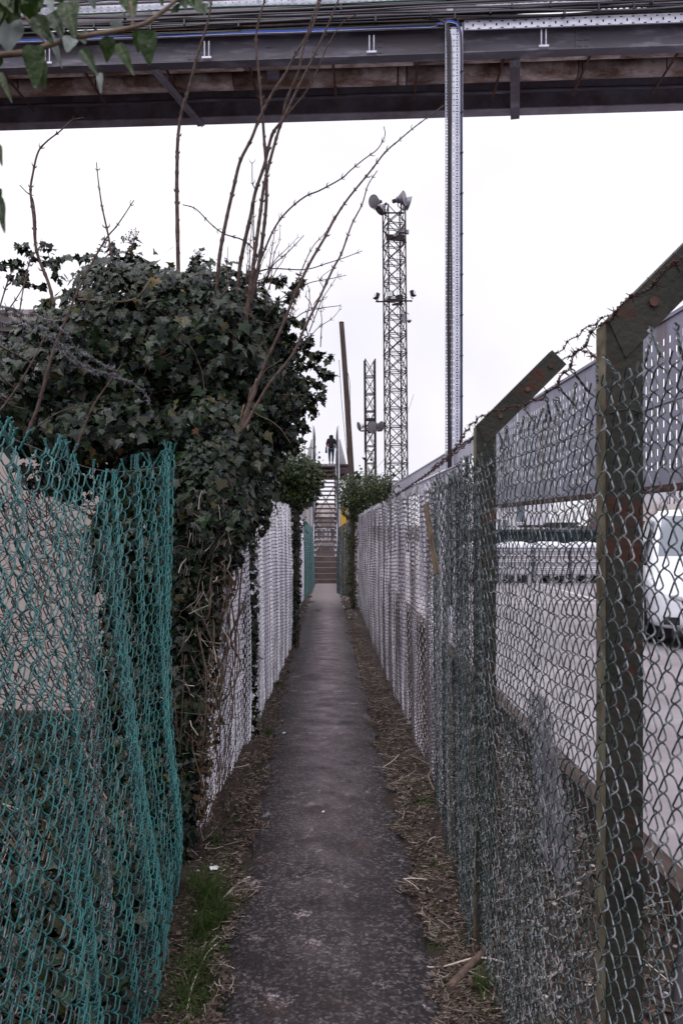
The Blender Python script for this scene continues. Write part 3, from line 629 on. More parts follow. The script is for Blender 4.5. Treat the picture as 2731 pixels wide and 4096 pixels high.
for (v, h, r, cuts) in ((0.50, 7.64, 0.155, (-8.2,-4.1,-1.6,1.15,4.4,7.9)), (1.28, 7.745, 0.15, (-7.1,-3.0,-1.9,0.9,1.05,3.9,8.8))):
    ed = [U0] + list(cuts) + [U1]
    for a, c in zip(ed[:-1], ed[1:]):
        b = MB(); b.tube([BP(a+0.012, v, h), BP((a+c)/2, v, h), BP(c-0.012, v, h)], r*(1+0.03*((a*7) % 1)), 20); b.build('lagged_pipe', M['pipe'], br, smooth=True)
for u in (-9.2,-6.1,-2.35,0.55,3.7,6.9,9.6):
    b = MB(); bbox(b, u-0.11, u+0.11, 0.078, 0.0895, 7.40, 7.78)
    for q in (-.07,-.03,.03,.07):
        for h in (7.44,7.53,7.62,7.71): bbox(b, u+q-.009, u+q+.009, 0.066, 0.0775, h-.009, h+.009)
    b.build('splice_plate', M['girder'], br)
for v, h, r in ((0.92, 7.74, 0.03), (1.02, 7.79, 0.018), (1.62, 7.60, 0.035)):
    b = MB(); u = np.linspace(U0, U1, 24); b.tube([BP(q, v, h+0.008*math.sin(q*2)) for q in u], r, 10); b.build('conduit', M['girder'], br, smooth=True)
for u in np.arange(-9.6, 10, 1.35):
    b = MB(); bbox(b, u-.02, u+.02, 0.25, 1.58, 7.47, 7.485); bbox(b, u-.008, u+.008, 0.26, 0.275, 7.485, 7.93); bbox(b, u-.008, u+.008, 0.90, 0.915, 7.485, 7.93); b.build('pipe_hanger', M['rust'], br)
# bracing under the deck
b = MB()
pa = np.array(BP((350-784)/F*12.7, 0.15, 7.33)); pc = np.array(BP((445-784)/F*14.3, 1.95, 7.32)); b.bar(pa, pc, 0.13, 0.02)
b.bar(pa+np.array([0.02,0,0.015]), pc+np.array([0.02,0,0.02]), 0.012, 0.1); b.build('diagonal_brace', M['girderdark'], br)
for px, wd, h0, v1 in ((1182, 0.155, 7.245, 14.38), (627, 0.2, 7.50, 13.6)):
    b = MB(); pa = W(px, 100, 12.62 - (px-784)*0.00036*0.5); pc = W(px, 100, v1); pa[2] = pc[2] = H + h0; b.bar(pa, pc, wd, 0.016)
    if px > 1000:
        for q in (-.045,.045):
            for vv in (0.06, 0.95): e = pa + (pc-pa)*vv; b.tube([e+np.array([q,0,-.03]), e+np.array([q,0,.03])], 0.014, 8)
    b.build('cross_plate', M['girder'], br)
for px in (-90, 95, 472, 853, 1241, 1640):
    b = MB(); u = (px-784)/F*12.5
    for q in (-0.035, 0.035): b.tube([BP(u+q, -0.012, 7.41), BP(u+q, -0.012, 7.66)], 0.010, 6)
    bbox(b, u-0.075, u+0.075, -0.03, -0.002, 7.385, 7.415); b.build('clamp', M['tray'], br)
# upper structure: second girder and rail
b = MB(); bbox(b, U0, U1, 0.45, 0.47, 8.25, 8.95); b.build('upper_girder', M['girderdark'], br)
b = MB(); b.tube([BP(U0,0.2,8.46), BP(0,0.2,8.46), BP(U1,0.2,8.46)], 0.03, 8); b.build('handrail', M['galv'], br)
for px in (-300, 340, 1035, 1700):
    b = MB(); u = (px-784)/F*12.5; bbox(b, u-0.05, u+0.05, 0.3, 0.38, 7.83, 8.9); b.build('stanchion', M['galv'], br)
# perforated trays, as parts of the bridge
slot = lambda i, j: (0.055, 0.016) if i % 2 == 0 else (0.016, 0.035)
u_c = (1040-784)/F*12.45
def tray(u0, u1, v, h, nv, cv, cu, hole, m):
    b = MB(); o = BP(u0, v, h); perf_sheet(b, o, (cb,-sb,0), (0,0,1), int((u1-u0)/cu), nv, cu, cv, hole)
    bbox(b, u0, u1, v-0.03, v-0.0015, h-0.004, h); return b.build('cable_tray', m, br)
tray(u_c+0.16, U1, -0.03, 7.67, 3, 0.052, 0.089, lambda i, j: ((0.040,0.018) if j != 1 else None) if i % 2 == 0 else ((0.024,0.040) if j == 1 else None), M['tray'])
tray(U0, u_c-0.16, -0.03, 7.72, 2, 0.045, 0.089, slot, M['galv'])
tray(U0, u_c-0.45, 0.02, 8.18, 2, 0.06, 0.11, lambda i, j: (0.06,0.012) if j == 0 else (0.02,0.02), M['tray'])
tray(u_c+0.35, U1, 0.02, 8.06, 2, 0.075, 0.11, lambda i, j: ((0.07,0.013) if i % 2 else (0.03,0.013)) if j == 0 else (0.045,0.02), M['tray'])
tray(U0, U1, 0.05, 7.95, 1, 0.05, 0.089, lambda i, j: (0.05,0.02), M['galv'])
# cables along the bridge
rc = np.random.default_rng(5)
def cable(v, h, r, m, amp=0.02, u0=U0, u1=U1, end=None, ph=0):
    u = np.linspace(u0, u1, 60); hh = h + amp*np.sin(u*0.9+ph) + amp*0.4*np.sin(u*2.3+ph*2); vv = v + 0.012*np.sin(u*1.7+ph)
    P = [BP(a, c, d) for a, c, d in zip(u, vv, hh)]
    b = MB(); b.tube(P, r, 7); return b.build('cable', m, br, smooth=True)
for k, (v, h, r, m) in enumerate([(-0.10,8.045,0.028,'cable'),(-0.09,7.985,0.018,'cableg'),(-0.10,7.95,0.016,'cable'),(-0.08,7.91,0.020,'cable'),(-0.11,7.885,0.013,'cableg'),(-0.09,7.855,0.015,'cable'),
        (-0.07,7.83,0.012,'cable'),(-0.12,8.00,0.010,'cableg'),(-0.06,8.09,0.016,'cable'),(-0.08,8.125,0.012,'cablegreen'),(-0.06,8.30,0.014,'cable'),(-0.06,8.33,0.012,'cableg'),(-0.05,7.87,0.014,'cable'),(-0.04,7.93,0.022,'cable')]):
    cable(v, h, r, M[m], 0.022 if k % 3 else 0.012, ph=k*1.7)
for q in range(4): cable(-0.045-0.008*q, 7.795-0.016*q, 0.009, M['cable'], 0.004, u0=U0, u1=u_c-0.02, ph=q)
# ties
for k in range(40):
    b = MB(); u = -8.5 + k*0.43 + rc.normal(0, .08); h = rc.choice([7.80, 7.86, 7.93, 8.0, 8.3]); bbox(b, u-.012, u+.012, -0.135, -0.02, h, h+0.085)
    b.build('cable_tie', M['cable'], br)
# blue cables: along the tray, then down the column
x0 = u_c
def bl(off, r, m, nm='cable'):
    P = [BP(u, -0.066, 7.735+off+0.004*math.sin(u*3)) for u in np.linspace(U0, x0-0.35, 40)]
    P += [BP(x0-0.2, -0.075, 7.765+off), BP(x0-0.08, -0.085, 7.79+off), BP(x0+0.03, -0.09, 7.76+off), BP(x0+0.085+off*0.3, -0.085, 7.66), BP(x0+0.10+off*0.3, -0.075, 7.5)]
    P += [BP(x0+0.103+off*0.3, -0.07, h) for h in np.linspace(7.2, 1.3, 12)]
    b = MB(); b.tube(np.array(P), r, 6); return b.build(nm, m, br, smooth=True)
bl(0.0, 0.009, M['cableblue']); bl(0.016, 0.007, M['cableblue']); bl(-0.014, 0.005, M['tray'])

# vertical cable column
cl = thing('cable_column', BP(u_c, 0, -H), 'tall perforated vertical cable tray column dropping from the pipe bridge', 'cable tray')
b = MB(); hb = -H + 0.05; hh = 7.74 - hb
ncell = int(hh/0.0455)
perf_sheet(b, BP(u_c-0.028, -0.045, hb), (cb,-sb,0), (0,0,1), 3, ncell, 0.052, 0.0455, lambda i, j: ((0.042,0.014) if j % 2 else (0.015,0.036)) if i == 1 else ((0.020,0.018) if (i == 0 and j % 2) else None))
perf_sheet(b, BP(u_c-0.128, -0.045, hb), (cb,-sb,0), (0,0,1), 2, ncell, 0.05, 0.0455, lambda i, j: (0.030,0.024) if j % 2 else (0.012,0.028))
b.build('tray_back', M['tray'], cl)
b = MB()
for u in (u_c-0.131, u_c+0.128): bbox(b, u, u+0.0035, -0.095, -0.044, hb, 7.76)
b.build('tray_side', M['tray'], cl)
b = MB(); b.tube([BP(u_c+0.05, -0.022, h) for h in (hb+0.3, 3.0, 7.72)], 0.023, 8); b.build('power_cable', M['cable'], cl, smooth=True)
for q, (du, r) in enumerate(((-0.092,0.012),(-0.070,0.013),(-0.050,0.010),(-0.08,0.008),(-0.036,0.006))):
    P = [BP(u_c+du+0.006*math.sin(h*1.3+q), -0.07+0.006*math.sin(h+q*2), h) for h in np.linspace(hb+0.5, 7.3, 30)] + [BP(u_c+du-0.01, -0.075, 7.55), BP(u_c+du-0.05, -0.08, 7.75), BP(u_c+du-0.15, -0.085, 7.83), BP(u_c+du-0.4, -0.08, 7.85)]
    b = MB(); b.tube(np.array(P), r, 6); b.build('cable', M['cable'], cl, smooth=True)
for du, r in ((0.117,0.010),(0.104,0.006)):
    P = [BP(u_c+du, -0.078, h) for h in np.linspace(hb+0.5, 7.3, 20)] + [BP(u_c+du-0.01, -0.085, 7.6), BP(u_c+du-0.06, -0.09, 7.8), BP(u_c+du-0.16, -0.09, 7.9), BP(u_c+du-0.5, -0.09, 7.93)]
    b = MB(); b.tube(np.array(P), r, 6); b.build('cable', M['cable'], cl, smooth=True)
for h in np.arange(hb+0.6, 7.5, 0.62):
    b = MB(); bbox(b, u_c+0.09, u_c+0.138, -0.105, -0.043, h, h+0.012); b.build('cable_tie', M['cable'], cl)

# ================================================================ lattice masts
def mast(name_loc, zb, height, side, rot, seg, label, lr=0.030, tilt=0.0):
    t = thing('lattice_mast', name_loc, label, 'mast', 'lattice masts beyond the stairs')
    x0, y0, _ = name_loc
    cs, sn = math.cos(rot), math.sin(rot)
    def C(k, z):
        a, c = ((0,0),(side,0),(side,side),(0,side))[k]; a -= side/2; c -= side/2
        return np.array([x0 + a*cs - c*sn - tilt*(z-zb), y0 + a*sn + c*cs, z])
    top = zb + height
    for k in range(4):
        b = MB(); b.tube([C(k,zb-0.3), C(k,(zb+top)/2), C(k,top)], lr*1.45, 6); b.build('leg', M['mast'], t)
    b = MB(); n = int(height/seg)
    for i in range(n):
        z0 = top - (i+1)*seg; z1 = top - i*seg
        for k in range(4):
            k2 = (k+1) % 4
            b.bar(C(k,z0+0.06), C(k2,z1-0.06), lr*1.8, lr*0.9, up=(0,1,0.1)); b.bar(C(k2,z0+0.06), C(k,z1-0.06), lr*1.35, lr*0.9, up=(0,1,0.1))
            b.bar(C(k,z0+0.045), C(k2,z0+0.045), lr*1.3); b.bar(C(k,z0-0.045), C(k2,z0-0.045), lr*1.0)
        if i % 3 == 1:
            for k in range(4): b.box(C(k,z0), (0.11,0.11,0.05))
    b.build('bracing', M['mast'], t)
    b = MB()   # ladder and cable inside the mast
    cx = x0 + 0.3*side; 
    for q in (-0.12, 0.12): b.tube([(cx+q, y0+0.2, zb),(cx+q-tilt*height, y0+0.2, top-1)], 0.009, 4)
    for i in range(int(height/0.5)): z = zb+0.3+i*0.5; b.tube([(cx-0.12-tilt*(z-zb), y0+0.2, z),(cx+0.12-tilt*(z-zb), y0+0.2, z)], 0.007, 4)
    b.build('ladder', M['mast'], t)
    return t, C
def bell(t, c, d, R, mi='lamp'):
    """round floodlight: bell reflector, gear box behind, bracket"""
    c = np.array(c, float); d = np.array(d, float); d /= np.linalg.norm(d)
    b = MB(); b.lathe([(0.13*R,-0.95*R),(0.42*R,-0.90*R),(0.52*R,-0.55*R),(0.80*R,-0.12*R),(R,0.22*R),(1.03*R,0.25*R),(1.0*R,0.24*R),(0.78*R,-0.08*R),(0.45*R,-0.5*R),(0.02*R,-0.6*R)], c, d, 28)
    o = b.build('floodlight', M[mi], t, smooth=True)
    b = MB(); b.bar(c-d*1.55*R, c-d*0.93*R, 0.42*R); b.build('gear_box', M['mast'], o)
    b = MB(); b.lathe([(0.95*R,0.20*R),(0.5*R,0.215*R),(0.01,0.22*R)], c, d, 28); b.build('lens', M['lampin' if d[1] < 0 or d[2] < -0.5 else 'lampglass'], o)
    b = MB(); s = np.cross(d, (0,0,1)); s /= np.linalg.norm(s)
    e = c - d*0.55*R
    b.tube([e+s*0.55*R, e+s*0.6*R-np.array([0,0,1.05*R]), e-s*0.6*R-np.array([0,0,1.05*R]), e-s*0.55*R], 0.05*R+0.008, 5); b.build('bracket', M['mast'], o)
    return o
def flood(t, c, d, s=0.36):
    c = np.array(c, float); d = np.array(d, float); d /= np.linalg.norm(d)
    b = MB(); b.bar(c-d*s*0.3, c+d*s*0.3, s*1.0, s*0.85); bevel(b.build('floodlight', M['mast'], t), 0.03)
    o = t.children[-1]
    b = MB(); b.bar(c+d*s*0.31, c+d*s*0.34, s*0.86, s*0.7); b.build('lens', M['lampglass'], o)
    b = MB(); b.tube([c-d*s*0.2, c-d*s*0.3-np.array([0,0,s*0.5]), c-np.array([0,0,s*0.85])], 0.028, 5); b.build('bracket', M['mast'], o)
def domecam(t, c, sgn=1, k=1.0):
    c = np.array(c, float)
    b = MB(); b.lathe([(0.02,0.30*k),(0.04*k,0.16*k),(0.10*k,0.06*k),(0.155*k,-0.02*k),(0.16*k,-0.07*k),(0.11*k,-0.08*k)], c, (0,0,1), 16); o = b.build('security_camera', M['lampglass'], t, smooth=True)
    b = MB(); b.ball(c+np.array([0,0,-0.09*k]), 0.10*k); b.build('dome', M['black'], o, smooth=True)
    b = MB(); b.tube([c+np.array([0,0,0.28*k]), c+np.array([-sgn*0.08*k,0,0.36*k]), c+np.array([-sgn*0.42*k,0,0.30*k]), c+np.array([-sgn*0.5*k,0,0.12*k])], 0.025*k, 5); b.build('bracket', M['mast'], o)
YM = 45.0
base = W(911, 1205, YM); top = W(905, 478, YM)
ms, C = mast((base[0], YM, 0), 0.0, top[2], 0.99, math.radians(13.5), 1.02, 'tall near lattice steel mast with round floodlights at its head', tilt=0.0085)
Q = lambda px, py, dy=0: W(px, py, YM+dy)
bell(ms, Q(860,463,-.6), (-0.75,-0.75,-0.28), 0.36); bell(ms, Q(873,481,0.3), (-0.7,-0.2,-0.75), 0.34)
bell(ms, Q(925,456,-.3), (0.85,-0.40,0.1), 0.40); bell(ms, Q(936,466,0.5), (0.9,0.15,-0.25), 0.40)
b = MB(); 
for a, c in (((868,489),(928,489)),((884,480),(884,492)),((921,466),(921,492)),((874,488),(874,492))): b.bar(Q(*a,-.1), Q(*c,-.1), 0.07)
b.build('head_frame', M['mast'], ms)
b = MB(); p0 = Q(906.5,545.5,-.45); b.box(p0, (0.98,0.05,0.34)); b.box(p0+np.array([0.52,0.5,0]), (0.05,0.9,0.34)); b.build('equipment_panel', M['mast'], ms)
b = MB(); b.box(Q(906,540.5,-.52), (0.17,0.05,0.12)); b.build('junction_box', M['lamp'], ms)
b = MB(); b.box(Q(922,530,-.2), (0.35,0.3,0.25)); b.box(Q(933,533,-.2), (0.25,0.2,0.2)); b.build('equipment_box', M['lamp'], ms)
for c, d in ((Q(864,680,-.6),(-.8,-.4,.25)),(Q(896,675,-.7),(-.3,-.9,-.2)),(Q(917,684,-.5),(.5,.6,-.2)),(Q(948,674,-.3),(.8,-.5,.2))): flood(ms, c, d)
b = MB(); b.bar(Q(866,693,-.6), Q(946,691,-.5), 0.07); b.bar(Q(862,687,-.6), Q(870,694,-.6), 0.05); b.bar(Q(888,690,-.65), Q(922,689,-.65), 0.16); b.bar(Q(900,700,-.6), Q(926,698,-.6), 0.10); b.bar(Q(862,693,.5), Q(946,691,.5), 0.06)
for px in (868, 944): b.bar(Q(px,693,-.6), Q(px,692,.5), 0.05)
b.build('platform_frame', M['mast'], ms)
b = MB(); b.box(Q(926,731,-.4), (0.22,0.05,0.52)); b.build('camera_plate', M['lamp'], ms)
domecam(ms, Q(939,734,-.4), 1, 1.0)
# second mast, further away
YM2 = 92.0
base = W(852, 1205, YM2); top = W(848, 826, YM2)
m2, C2 = mast((base[0], YM2, 0), 0.0, top[2], 1.12, math.radians(4), 1.98, 'slimmer far lattice steel mast with three lamps halfway up its height', lr=0.055, tilt=0.0085)
Q2 = lambda px, py, dy=0: W(px, py, YM2+dy)
bell(m2, Q2(826,979,-.6), (-0.8,-0.3,-0.2), 0.52, 'lampglass'); bell(m2, Q2(855,981,-.8), (0.25,-0.9,-0.1), 0.66); bell(m2, Q2(873,979,-.6), (0.75,-0.6,-0.15), 0.58)
b = MB(); b.bar(Q2(827,990,-.6), Q2(872,989,-.6), 0.14); b.bar(Q2(827,990,-.6), Q2(826,982,-.6), 0.12); b.bar(Q2(872,989,-.6), Q2(871,981,-.6), 0.12); b.bar(Q2(843,991,-.7), Q2(860,991,-.7), 0.3, 0.3); b.build('cross_arm', M['mast'], m2)
b = MB(); b.box(Q2(849,964,-.6), (1.2,0.08,0.38)); b.build('equipment_panel', M['mast'], m2)
domecam(m2, Q2(836.5,1049,-.3), -1, 2.0)
# dish and cables: leaning telegraph pole
YP = 30.0
a = W(784,741,YP); c = W(815,1205,YP); d = (c-a)/(c[2]-a[2]); foot = c + d*(-0.6-c[2])
tp = thing('telegraph_pole', tuple(foot), 'dark weathered wooden pole leaning left beside the lattice masts', 'pole')
b = MB(); n = 30; P = np.array([a + (foot-a)*k/n for k in range(n+1)]); P[:,0] += 0.012*np.sin(np.linspace(0,7,n+1))
b.tube(P, np.linspace(0.092, 0.135, n+1), 14); b.build('pole_shaft', M['wood'], tp, smooth=True)
b = MB(); b.tube([a+np.array([0,0,-0.01]), a+np.array([0,0,0.03])], [0.10,0.075], 14); b.build('cap', M['mast'], tp)
for dx, q in ((-0.16,0),(0.14,1)):
    b = MB(); P = [a+np.array([0.09 if q else -0.09,-0.05,-1.4])]
    for k in np.linspace(0.22,1,12): P.append(a+(foot-a)*k+np.array([dx*(0.7+0.5*math.sin(k*6+q)),-0.06,0]))
    b.tube(catmull(P,4), 0.010, 4); b.build('cable', M['cable'], tp)
# thin stay wire between pole and mast
b = MB(); b.tube(catmull([W(786,1106,38),W(812,1101,40),W(850,1086,46),W(885,1050,52),W(922,985,55),W(950,905,56)],8), 0.012, 4); o = b.build('stay_wire', M['mast'], None, origin=tuple(W(850,1086,46))); tag(o, 'thin wire rising from the leaning pole past both lattice masts', 'wire')

# ================================================================ footbridge stairs
st = thing('footbridge_stairs', (-0.05, 37, -1.0), 'steel footbridge staircase with open treads at the end of the path', 'stairs')
XC = -0.10; HWD = 0.60
# five closed concrete steps
yb0 = 36.6
rz = 0.248; go = 0.30
for k in range(5):
    b = MB(); y = yb0 + k*go; z0 = -1.02 + k*rz
    b.span(XC-HWD, XC+HWD, y, yb0+5*go+0.2+(0.01*k), z0-0.6*(k==0), z0+rz-0.025); b.build('step', M['stairconc'], st)
    b = MB(); b.span(XC-HWD-0.002, XC+HWD+0.002, y-0.012, y+0.05, z0+rz-0.024, z0+rz+0.002); b.build('nosing', M['nosing'], st)
zs = -1.02 + 5*rz; ys0 = yb0 + 5*go
NT = 20; ZT = 5.0; rr = (ZT-0.12-zs)/NT; gg = 0.285
for k in range(NT):
    z = zs + (k+1)*rr; y = ys0 + k*gg; b = MB()
    b.span(XC-HWD+0.04, XC+HWD-0.04, y, y+0.24, z-0.03, z); b.span(XC-HWD+0.04, XC+HWD-0.04, y-0.004, y+0.004, z-0.085, z-0.001)
    b.build('tread', M['stairsteel'], st)
YT = ys0 + NT*gg
for sg in (-1, 1):
    b = MB(); x = XC + sg*(HWD-0.015); b.bar((x, ys0-0.15, zs-0.1), (x, YT+0.05, ZT-0.12), 0.03, 0.26, up=(1,0,0)); 
    b.build('stringer', M['railgalv'], st)
    for dz, r in ((1.0,0.024),(0.55,0.018)):
        b = MB(); x2 = XC + sg*(HWD-0.05); b.tube([(x2, yb0-0.1, -1.0+dz),(x2, ys0, zs+dz),(x2, YT, ZT+dz),(x2, YT+1.2, ZT+dz)], r, 8); b.build('handrail', M['railgalv'], st)
    for k in range(6):
        y = yb0 + 0.1 + k*(YT-yb0)/5.2; zz = np.interp(y, [yb0, ys0, YT], [-1.0, zs, ZT]); b = MB(); x2 = XC + sg*(HWD+0.03)
        b.span(x2-0.02, x2+0.02, y, y+0.045, zz-0.3, zz+1.05); b.build('baluster', M['railgalv'], st)
    # tall mesh side screen with frame
    b = MB(); x3 = XC + sg*(HWD+0.055)
    ya, yc = ys0+0.6, YT+0.1
    za, zc_ = np.interp([ya, yc], [ys0, YT], [zs, ZT])
    for q in np.linspace(0, 1, 70):
        y = ya + (yc-ya)*q; z = za + (zc_-za)*q; f_ = lambda h: x3 - sg*(0.02 + 0.10*abs(math.sin(q*9+h))*math.sin(pi*min(1,h/2.05)))
        b.tube([(f_(h), y, z+h) for h in np.linspace(0.1, 2.05, 9)], 0.012, 4, cap=False)
    for qq in np.linspace(0.05, 2.0, 40):
        b.tube([(x3 - sg*(0.02 + 0.10*abs(math.sin(q*9+qq))*math.sin(pi*min(1,qq/2.05))), ya+(yc-ya)*q, za+(zc_-za)*q+qq) for q in np.linspace(0,1,24)], 0.010, 4, cap=False)
    b.build('mesh_screen', M['screen'], st)
    b = MB(); b.bar((x3+sg*0.03, yc, ZT-0.2), (x3+sg*0.03, yc, ZT+2.1), 0.05); b.bar((x3+sg*0.03, ya, za), (x3+sg*0.03, ya, za+2.05), 0.05)
    b.bar((x3+sg*0.03, ya, za+2.05), (x3+sg*0.03, yc, zc_+2.1), 0.04); b.build('screen_frame', M['railgalv'], st)
    # deck balustrade behind, sloping sheet
    b = MB(); xx = XC + sg*1.05
    V = [(XC+sg*0.70, YT+1.0, ZT-0.1),(XC+sg*0.70, YT+1.0, ZT+1.45),(XC+sg*0.80, YT+1.0, ZT+1.45),(XC+sg*1.18, YT+1.0, ZT-0.1)]
    V = V + [(p[0], p[1]+0.03, p[2]) for p in V]
    b.add(V, [[0,1,2,3],[4,7,6,5],[0,4,5,1],[1,5,6,2],[2,6,7,3],[3,7,4,0]]); b.build('side_sheet', M['clad'], st)
b = MB(); b.span(XC-1.15, XC+1.25, YT+0.1, YT+3.2, ZT-0.10, ZT); b.build('landing', M['stairconc'], st)
b = MB(); b.span(XC-HWD, XC+HWD, YT-0.02, YT+0.1, ZT-0.16, ZT+0.004); b.build('landing_edge', M['railgalv'], st)
for dz in (0.22, 0.40):
    b = MB(); b.span(XC-1.05, XC+1.25, YT+0.12, YT+0.22, ZT-dz-0.12, ZT-dz+0.05); b.build('landing_beam', M['stairsteel'], st)
b = MB(); b.span(XC-1.05, XC+1.2, YT+0.25, YT+0.3, ZT-0.85, ZT-0.11); b.build('fascia', M['rust'], st)
for (xa, xb, z0, z1) in ((-1,1,3.95,2.1),(1,-1,3.95,2.1),(-1,1,2.0,0.2),(1,-1,2.0,0.2)):
    b = MB(); b.bar((XC+xa*0.58, YT+0.3+0.03*(xa<0), z0), (XC+xb*0.58, YT+0.3+0.03*(xa<0), z1), 0.07, 0.02, up=(0,1,0)); b.build('cross_brace', M['railgalv'], st)
for sg in (-1,1):
    b = MB(); b.span(XC+sg*0.62-0.05, XC+sg*0.62+0.05, YT+0.3, YT+0.4, -1.2, ZT-0.3); b.build('support_column', M['stairsteel'], st)
# yellow box and posts by the stairs
b = MB(); c = W(789,1196,34.5); b.box(c, (0.26,0.3,1.05)); b.box(c+np.array([0,0,0.55]), (0.30,0.34,0.05)); b.span(c[0]-.05,c[0]+.05,34.45,34.55,-.9,c[2]-.5)
o = b.build('grit_box', M['yellow'], None, origin=tuple(c)); bevel(o, 0.02); tag(o, 'small yellow box on a post right of the staircase foot', 'box')
for k, (px, ytop, Yp, lab) in enumerate(((694,1150,27.0,'pale grey post standing between the left ivy bush and the stairs'),(706,1140,31.0,'pale grey post close against the left side of the staircase'))):
    b = MB(); t_ = W(px, ytop, Yp); b.span(t_[0]-.06, t_[0]+.06, Yp, Yp+.1, lane(Yp)-.3, t_[2]); b.box((t_[0],Yp+.05,t_[2]+.015),(0.15,0.13,0.03)); o = b.build('fence_post', M['railgalv'], None, origin=(t_[0],Yp,lane(Yp))); bevel(o,.008); tag(o, lab, 'post')

# ================================================================ the person on the landing
def skin_body(name, joints, edges, radii, m, parent=None, sub=2, smooth=True):
    bm = bmesh.new(); vs = [bm.verts.new(j) for j in joints]
    for a, c in edges: bm.edges.new((vs[a], vs[c]))
    me = bpy.data.meshes.new(name); bm.to_mesh(me); bm.free()
    o = bpy.data.objects.new(name, me); COL.objects.link(o)
    md = o.modifiers.new('skin', 'SKIN'); md.use_smooth_shade = True
    for i, r in enumerate(radii):
        sv = me.skin_vertices[0].data[i]; sv.radius = r if isinstance(r, tuple) else (r, r); sv.use_root = (i == 0)
    s_ = o.modifiers.new('sub', 'SUBSURF'); s_.levels = sub; s_.render_levels = sub
    me.materials.append(m); 
    if parent: o.parent = parent
    return o
pX = (760.5-CX)/F*(YT+0.35)
pr = thing('person', (pX, YT+0.35, ZT), 'person in dark hooded jacket and blue jeans walking away at the stair top', 'person')
J = [(0,0,0.92),(0,0,1.08),(0,0.01,1.25),(0,0.01,1.38),(0,0.02,1.46),(0,0.035,1.56),
     (-0.17,0.01,1.37),(-0.235,0.03,1.12),(-0.215,0.17,1.00),(-0.20,0.24,0.99),
     (0.17,0.01,1.37),(0.245,0.02,1.10),(0.20,0.15,0.93),(0.18,0.22,0.93),
     (-0.085,0,0.88),(-0.10,0.02,0.50),(-0.085,-0.05,0.10),(-0.09,0.08,0.03),
     (0.085,0,0.88),(0.095,0.06,0.50),(0.075,0.05,0.09),(0.08,0.19,0.03)]
E = [(0,1),(1,2),(2,3),(3,4),(4,5),(3,6),(6,7),(7,8),(8,9),(3,10),(10,11),(11,12),(12,13),(0,14),(14,15),(15,16),(16,17),(0,18),(18,19),(19,20),(20,21)]
Rr = [(.14,.11),(.12,.095),(.14,.10),(.10,.08),.05,(.075,.09),.055,.042,.032,.03,.055,.042,.032,.03,.085,.055,.036,.032,.085,.055,.036,.032]
skin_body('body', J, E, Rr, M['skin'], pr)
skin_body('jacket', [(0,0.005,0.86),(0,0,1.0),(0,0.0,1.18),(0,0.005,1.34),(-0.17,0.01,1.345),(-0.245,0.03,1.11),(-0.215,0.165,1.00),(0.17,0.01,1.345),(0.255,0.02,1.10),(0.205,0.145,0.94),(0,0.01,1.46)],
    [(0,1),(1,2),(2,3),(3,4),(4,5),(5,6),(3,7),(7,8),(8,9),(3,10)], [(.185,.14),(.185,.14),(.18,.135),(.15,.11),.085,.068,.05,.085,.068,.05,.09], M['coat'], pr)
skin_body('hood', [(0,0.0,1.40),(0,0.005,1.52),(0,0.01,1.63)], [(0,1),(1,2)], [(.12,.11),(.135,.145),(.115,.13)], M['coat'], pr)
skin_body('jeans', [(0,0,0.90),(-0.085,0,0.82),(-0.10,0.02,0.50),(-0.085,-0.045,0.12),(0.085,0,0.82),(0.095,0.06,0.50),(0.075,0.045,0.12)], [(0,1),(1,2),(2,3),(0,4),(4,5),(5,6)], [(.14,.12),.105,.072,.05,.105,.072,.05], M['jeans'], pr)
for sx, y0, y1 in ((-0.087,-0.07,0.10),(0.078,0.03,0.21)):
    skin_body('shoe', [(sx,y0,0.06),(sx,y1,0.035)], [(0,1)], [(.052,.05),(.045,.032)], M['black'], pr)
hbx, hby = pX-0.27, YT+0.40
b = MB(); b.box((hbx, hby, ZT+0.80), (0.13,0.26,0.34), taper=0.62); o = b.build('handbag', M['black'], None, origin=(hbx, hby, ZT+0.65)); bevel(o, 0.04, 3); tag(o, 'black handbag with a pink strap hanging from the arm of the hooded person', 'handbag')
b = MB(); P = [(hbx, hby-.08, ZT+.96),(hbx+.01, hby-.03, ZT+1.06),(hbx+.02, hby+.03, ZT+1.09),(hbx+.01, hby+.08, ZT+.98)]; b.tube(catmull(P,5), 0.022, 6); b.build('strap', M['pink'], o)

